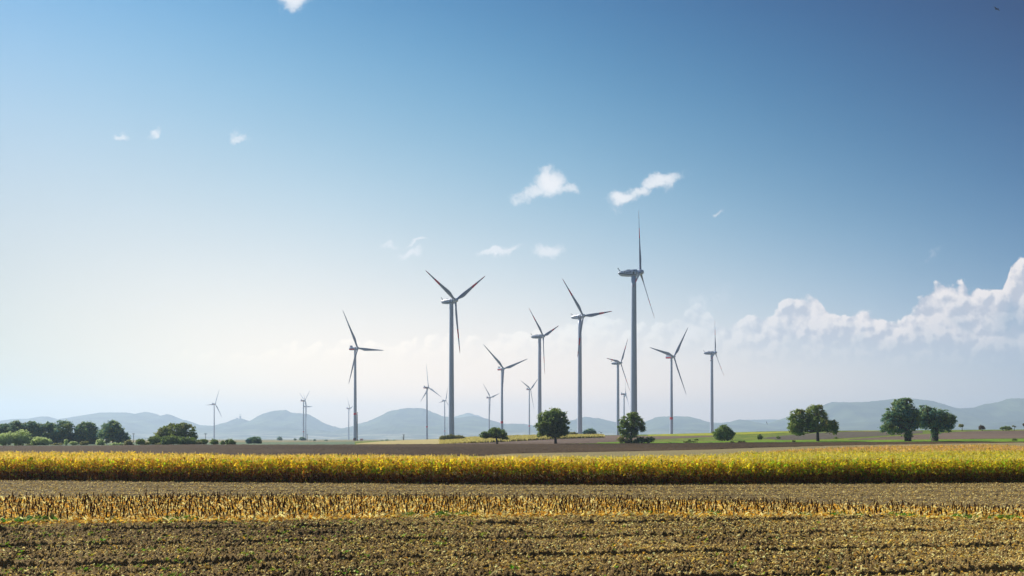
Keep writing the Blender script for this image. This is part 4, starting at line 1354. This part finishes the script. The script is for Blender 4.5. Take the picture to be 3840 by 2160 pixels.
def build_maize():
    rng = np.random.default_rng(5)
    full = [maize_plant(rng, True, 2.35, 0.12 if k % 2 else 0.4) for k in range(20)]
    tops = [maize_plant(rng, False, 2.35) for _ in range(12)]
    for isfull in (True, False):
        P = []
        r0, r1 = (0, 7) if isfull else (7, 130)
        for r in range(r0, r1):
            dy = r * 0.72 + (0.3 if not isfull else 0)
            # extent of the row
            w = 62.0
            xs = np.arange(-64, 78, 0.19 if isfull else 0.24)
            xs = xs + rng.normal(0, 0.035, len(xs))
            # depth line follows the field edge
            us = CX + F * xs / 86.0
            c = np.array([dC(u) for u in us])
            ys_ = c + 0.4 + dy
            u2 = CX + F * xs / ys_
            e = np.array([dD(u) for u in u2])
            keep = (ys_ < e) & (np.abs(u2 - CX) < 2250) & (rng.random(len(xs)) > 0.05)
            xs, ys_ = xs[keep], ys_[keep]
            if not len(xs):
                break
            P.append(np.stack([xs, ys_ + rng.normal(0, 0.05, len(xs))], -1))
        P = np.concatenate(P)
        z = terrain(P[:, 0], P[:, 1]) - 0.03
        pos = np.column_stack([P, z])
        n = len(pos)
        # greener towards the right, browner patches on the left
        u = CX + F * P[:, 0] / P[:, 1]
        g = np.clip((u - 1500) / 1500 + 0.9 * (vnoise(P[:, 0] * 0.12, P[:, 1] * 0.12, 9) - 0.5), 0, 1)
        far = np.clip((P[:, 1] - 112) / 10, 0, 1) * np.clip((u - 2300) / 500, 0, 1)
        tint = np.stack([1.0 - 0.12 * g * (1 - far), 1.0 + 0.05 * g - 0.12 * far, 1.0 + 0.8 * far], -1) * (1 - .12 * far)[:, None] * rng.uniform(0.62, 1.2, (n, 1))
        scl = rng.uniform(0.84, 1.03, n) * (0.95 + 0.10 * vnoise(P[:, 0] * 0.2, P[:, 1] * 0.2, 3))
        lean = rng.normal(0, 0.05, (n, 2))
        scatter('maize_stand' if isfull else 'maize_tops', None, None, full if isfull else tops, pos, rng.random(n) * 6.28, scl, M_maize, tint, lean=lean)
    # crop with a dark front edge on the ridge
    pts = [(1650, 1665), (1750, 1662), (1850, 1659), (1980, 1652), (2100, 1646), (2260, 1641)]
    P = []
    while len(P) < 9000:
        u = 1650 + rng.random() * 610
        yb = np.interp(u, [p[0] for p in pts], [p[1] for p in pts])
        d0 = d_for(u, yb)
        for k in range(6):
            d = d0 + (rng.random() ** 1.6) * (514 - d0)
            x = (u + rng.normal() * 3 - CX) / F * d
            P.append((x, d))
    P = np.array(P)
    pos = np.column_stack([P, terrain(P[:, 0], P[:, 1])])
    tuft = []
    for k in range(6):
        V, C = [], []
        for j in range(9):
            a = rng.random() * 6.28
            w = np.array([math.cos(a), math.sin(a), 0]) * 0.22
            b0 = np.array([rng.normal() * .35, rng.normal() * .35, 0.0])
            b1 = b0 + np.array([rng.normal() * .2, rng.normal() * .2, 0.8 + 0.3 * rng.random()])
            V += [b0 - w, b0 + w, b1 + w * .5, b1 - w * .5]
            C.append(np.array([0.60, 0.52, 0.16]) * rng.uniform(0.6, 1.1))
        tuft.append((np.array(V), np.array(C)))
    n = len(pos)
    us_ = CX + F * P[:, 0] / P[:, 1]
    scatter('crop_strip', None, None, tuft, pos, rng.random(n) * 6.28, rng.uniform(0.8, 1.1, n) * np.clip((us_ - 1560) / 300, 0.25, 1) * np.clip((2330 - us_) / 90, 0.5, 1), M_maize)


def straw_bits(rng, n, kind):
    out = []
    for k in range(n):
        V, C = [], []
        if kind == 'chaff':
            L, W = 0.045 + 0.10 * rng.random() ** 2, 0.010 + 0.020 * rng.random()
            col = [np.array([0.85, 0.60, 0.17]), np.array([1.0, 0.80, 0.32]), np.array([0.42, 0.27, 0.07])][k % 3]
        else:
            L, W = 0.10 + 0.26 * rng.random() ** 1.5, 0.018 + 0.030 * rng.random()
            col = [np.array([1.0, 0.68, 0.12]), np.array([0.92, 0.50, 0.05]), np.array([1.0, 0.84, 0.34]), np.array([0.45, 0.20, 0.03])][k % 4]
        ang = rng.uniform(-0.3, 1.0)
        prev = np.array([-L / 2, 0, 0.0])
        roll = rng.normal() * 0.8
        wv = np.array([0, math.cos(roll), math.sin(roll)]) * W
        for s in range(2):
            nxt = prev + np.array([math.cos(ang), 0.0, math.sin(ang)]) * L / 2
            V += [prev - wv, prev + wv, nxt + wv * .8, nxt - wv * .8]
            C.append(col)
            ang -= rng.uniform(0.2, 1.2)
            prev = nxt
        V = np.array(V)
        V[:, 2] -= V[:, 2].min() - 0.004
        out.append((V, np.array(C)))
    return out


def sprinkle(rng, n, d0, d1, mode, clump=None, ulim=2250):
    """random ground points between two depth curves, uniform over the area"""
    P = []
    got = 0
    while got < n:
        d = np.sqrt(rng.uniform(27.0 ** 2, 95.0 ** 2, n))
        u = rng.uniform(CX - ulim, CX + ulim, n)
        a = np.interp(u, UU, [d0(q) for q in UU])
        b = np.interp(u, UU, [d1(q) for q in UU])
        k = (d > a) & (d < b)
        x = (u - CX) / F * d
        if clump is not None:
            k &= clump(x, d) > rng.random(n)
        P.append(np.column_stack([x, d])[k])
        got += int(k.sum())
    P = np.concatenate(P)[:n]
    return np.column_stack([P, terrain(P[:, 0], P[:, 1]) + detail(P[:, 0], P[:, 1], mode)])


UU = np.linspace(-700, 4540, 80)


def build_litter():
    rng = np.random.default_rng(8)
    near0 = lambda u: 27.0
    chaff = straw_bits(rng, 24, 'chaff')
    straw = straw_bits(rng, 28, 'straw')
    n = 100000
    cl = lambda x, y: np.clip(0.35 + 0.5 * (x + 8) / 30 + 1.1 * (fnoise(x * .25, y * .5, 3, 55) - .5), 0.12, 1)
    pos = sprinkle(rng, n, near0, dA, 'near', cl)
    tint = rng.uniform(0.65, 1.35, (n, 1)) * np.ones((n, 3))
    scatter('crop_residue', None, None, chaff, pos, rng.random(n) * 6.28, rng.uniform(0.6, 1.3, n), M_straw, tint)
    n = 3500
    cl2 = lambda x, y: np.clip(0.15 + 0.7 * (x + 2) / 22, 0.03, 1)
    pos = sprinkle(rng, n, near0, dA, 'near', cl2)
    tint = rng.uniform(0.6, 1.0, (n, 1)) * np.ones((n, 3))
    scatter('loose_straw_litter', None, None, straw, pos, rng.random(n) * 6.28, rng.uniform(0.5, 0.9, n), M_straw, tint)
    n = 90000
    pos = sprinkle(rng, n, lambda u: dA(u) - 0.7, dB, 'stubble')
    tint = rng.uniform(0.5, 1.25, (n, 1)) * np.ones((n, 3))
    scatter('straw_litter', None, None, straw, pos, rng.random(n) * 6.28, rng.uniform(0.6, 1.35, n), M_straw, tint)
    n = 52000
    pos = sprinkle(rng, n, dB, dC, 'tilled')
    tint = rng.uniform(0.6, 1.15, (n, 1)) * np.ones((n, 3))
    scatter('fine_straw_litter', None, None, chaff, pos, rng.random(n) * 6.28, rng.uniform(0.8, 1.6, n), M_straw, tint)
    # green seedlings and weeds
    weeds = []
    for k in range(12):
        V, C = [], []
        for j in range(7):
            a = rng.random() * 6.28
            l = 0.07 + 0.08 * rng.random()
            dirv = np.array([math.cos(a), math.sin(a), 0.9 * rng.random() + 0.2])
            w = np.array([-math.sin(a), math.cos(a), 0]) * l * 0.28
            b1 = dirv * l * .6
            b2 = dirv * l + np.array([0, 0, -0.02])
            V += [np.zeros(3) - w * .4, np.zeros(3) + w * .4, b1 + w, b1 - w]
            V += [b1 - w, b1 + w, b2 + w * .3, b2 - w * .3]
            c = np.array([0.22, 0.33, 0.03]) * rng.uniform(0.6, 1.3)
            C += [c, c]
        weeds.append((np.array(V), np.array(C)))
    n = 1900
    cl = lambda x, y: np.clip((vnoise(x * 1.6, y * 1.6, 71) - 0.78) * 6, 0.03, 1) * np.clip(0.9 - (x + 6) / 22, 0.12, 1)
    pos = sprinkle(rng, n, near0, dA, 'near', cl)
    tint = np.stack([rng.uniform(0.8, 2.0, n), rng.uniform(0.9, 1.5, n), np.ones(n)], -1)
    scatter('seedling_weeds', None, None, weeds, pos, rng.random(n) * 6.28, rng.uniform(0.5, 1.1, n), M_straw, tint)
    # taller weeds along the front of the stubble: (u, depth behind the edge, spread px, number)
    P = []
    for (u, back, sp, k) in ((150, 1.2, 60, 260), (20, 0.4, 60, 120), (90, 0.2, 80, 150), (410, .8, 22, 30), (640, .8, 30, 40), (700, 1.0, 40, 50), (1660, 0.8, 32, 130), (1740, 1.2, 30, 60), (1540, 1.0, 60, 60),
                             (2430, 1.4, 14, 40), (2675, 1.0, 16, 50), (2590, 1.0, 20, 25), (3020, .8, 20, 40), (3140, 0.8, 30, 80), (3220, 0.8, 20, 50), (3380, .6, 60, 120), (3600, .7, 60, 120), (3760, 0.7, 70, 160)):
        uu = u + rng.normal(0, sp * .5, k)
        for q in uu:
            d = dA(q) + abs(rng.normal(back, 0.5))
            P.append(((q - CX) / F * d, d))
    P = np.array(P)
    n = len(P)
    pos = np.column_stack([P, terrain(P[:, 0], P[:, 1]) + 0.02])
    tint = np.stack([rng.uniform(0.4, 1.2, n), rng.uniform(0.7, 1.2, n), np.ones(n)], -1)
    sz = rng.uniform(1.0, 2.4, n)
    sz[:260] *= rng.uniform(0.7, 1.35, 260)
    scatter('green_weeds', None, None, weeds, pos, rng.random(n) * 6.28, sz, M_straw, tint)


def stalk_mesh(rng, h, dark=False):
    """cut maize stalk with a ragged sheath leaf"""
    r = 0.017 + 0.005 * rng.random()
    lx, ly = rng.normal() * 0.06, rng.normal() * 0.05
    r *= 1.15
    path = [(0, 0, -0.03), (lx * .3, ly * .3, h * .35), (lx * .7, ly * .7, h * .7), (lx, ly, h)]
    V, Q = tube([tuple(p) for p in path], [r * 1.15, r, r * 1.05, r * .95], 6)
    base = np.array([0.07, 0.034, 0.012]) if not dark else np.array([0.05, 0.03, 0.02])
    C = np.tile(base, (len(Q), 1)) * rng.uniform(0.7, 1.4)
    parts_V, parts_C = [V[Q].reshape(-1, 3)], [C]
    for j in range(1):
        a = rng.random() * 6.28
        z = h * rng.uniform(0.3, 0.9)
        L = rng.uniform(0.08, 0.24)
        dx, dy = math.cos(a), math.sin(a)
        w = np.array([-dy, dx, 0]) * 0.02
        p0 = np.array([lx * .6, ly * .6, z])
        p1 = p0 + np.array([dx * L * .5, dy * L * .5, 0.05])
        p2 = p1 + np.array([dx * L * .4, dy * L * .4, -L * .7])
        parts_V.append(np.array([p0 - w, p0 + w, p1 + w, p1 - w, p1 - w, p1 + w, p2 + w * .4, p2 - w * .4]))
        parts_C.append(np.array([[0.85, 0.58, 0.16]] * 2))
    return np.concatenate(parts_V), np.concatenate(parts_C)


def build_stubble():
    rng = np.random.default_rng(12)
    var = [stalk_mesh(rng, rng.uniform(0.28, 0.46)) for _ in range(16)]
    # rows run along the strip, following its front edge
    rows = []
    for r in range(30):
        xs = np.arange(-36, 38, 0.21)
        xs = xs + rng.normal(0, 0.06, len(xs))
        xs = xs[rng.random(len(xs)) > 0.12 + 0.4 * np.clip(2.2 * vnoise(xs * 0.45, np.full(len(xs), r * 0.5), 91) - 1.1, 0, 1)]
        us = CX + F * xs / 52.0
        ys_ = np.array([dA(u) for u in us]) + 0.55 + r * 0.75 + rng.normal(0, 0.04, len(xs))
        u2 = CX + F * xs / ys_
        e = np.array([dB(u) for u in u2])
        k = (ys_ < e) & (np.abs(u2 - CX) < 2200)
        rows.append(np.column_stack([xs[k], ys_[k]]))
    P = np.concatenate(rows)
    inview = np.abs(F * P[:, 0] / P[:, 1]) < 1920
    order = np.argsort(P[:, 1] + (~inview) * 1000)
    near, rest = P[order[:300]], P[order[300:]]
    pos = np.column_stack([rest, terrain(rest[:, 0], rest[:, 1]) + detail(rest[:, 0], rest[:, 1], 'stubble')])
    n = len(pos)
    tint = rng.uniform(0.6, 1.6, (n, 1)) * np.ones((n, 3))
    scatter('stubble_stalks', None, None, var, pos, rng.random(n) * 6.28, rng.uniform(0.7, 1.25, n), M_straw, tint, lean=rng.normal(0, 0.14, (n, 2)))
    meshes = []
    for V, C in var:
        ob = mesh_np('cut_stalk', V, np.arange(len(V)).reshape(-1, 4), M_straw, colors=C)
        meshes.append(ob.data)
        bpy.data.objects.remove(ob)
    zz = terrain(near[:, 0], near[:, 1]) + detail(near[:, 0], near[:, 1], 'stubble')
    for i, (x, y) in enumerate(near):
        o = bpy.data.objects.new('cut_stalk', meshes[i % len(meshes)])
        o.location = (x, y, zz[i])
        o.rotation_euler = (rng.normal() * 0.12, rng.normal() * 0.12, rng.random() * 6.28)
        s = rng.uniform(0.7, 1.2)
        o.scale = (s, s, s)
        link(o)
        tag(o, 'short brown cut stalk in the front rows of the stubble', 'crop stalk', 'cut stalks in the front rows of the stubble')
    # taller leftovers
    for (u, vt, vb, dark, lab) in ((551, 1834, 1860, False, 'yellow stalk standing taller than the stubble, leftmost of the tall ones'), (590, 1830, 1862, True, 'thin black stalk rising above the stubble beside a yellow one'),
                                   (650, 1838, 1862, True, 'bent dark stalk above the stubble right of a straight thin one'), (1665, 1842, 1870, False, 'ragged stalk above the back edge of the stubble left of centre'),
                                   (2636, 1842, 1876, True, 'tall thin dark stalk above the stubble beside a fallen weed'), (2960, 1860, 1890, False, 'pale tapering stalk sticking out of the stubble on the right'),
                                   (2462, 1855, 1878, False, 'short yellow leafy stalk above the back edge of the stubble')):
        d = dB(u) - 1.2
        g = ground_at(u, d)
        h = EYE + (CY - vt) * d / F - g.z
        V, C = stalk_mesh(rng, h, dark)
        if not dark:
            C = C * 2.4
        o = mesh_np('tall_stalk', V, np.arange(len(V)).reshape(-1, 4), M_straw, colors=np.clip(C, 0, 0.8))
        o.location = g
        tag(o, lab, 'crop stalk')
    d = dB(2600) - 1.0
    g = ground_at(2612, d)
    k = d / F
    parts = [tube([(0.45, 0, 0.0), (0.1, 0, 0.28), (-0.45, 0, 0.62), (-0.62, 0, 0.72)], [0.03, 0.026, 0.018, 0.008], 6)]
    for a, b, c in ((0.2, .5, .2), (-.1, .15, .55), (-.2, -.5, .45), (-.4, -.3, .8), (0.0, -.3, .2)):
        parts.append(tube([(a, 0, 0.25 - a * .6), ((a + b) / 2, .05, (0.3 + c) / 2 + .06), (b, 0.1, c)], [0.02, 0.014, 0.006], 5))
    V, Q = join(parts)
    o = mesh_np('fallen_weed', V, Q, flat_mat('dry dark stem', (0.025, 0.02, 0.015)))
    o.location = g
    tag(o, 'black dried weed leaning over at the back edge of the stubble', 'dead weed')


def build_haze():
    V, Fc = boxes([(0, 6000, 185, 30000, 14000, 470)])
    m = bpy.data.materials.new('haze air')
    m.use_nodes = True
    t = m.node_tree
    t.nodes.clear()
    out = t.nodes.new('ShaderNodeOutputMaterial')
    v = t.nodes.new('ShaderNodeVolumePrincipled')
    v.inputs['Color'].default_value = HAZE['color']
    v.inputs['Density'].default_value = HAZE['density']
    v.inputs['Anisotropy'].default_value = HAZE['aniso']
    t.links.new(v.outputs[0], out.inputs['Volume'])
    o = mesh_np('haze', V, Fc, m)
    o['kind'] = 'stuff'


HAZE = dict(color=(0.63, 0.79, 1.0, 1), density=0.000115, aniso=0.28)

build_sky()
build_land()
build_hills()
build_turbines()
build_trees()
build_small_things()
build_maize()
build_stubble()
build_litter()
build_haze()
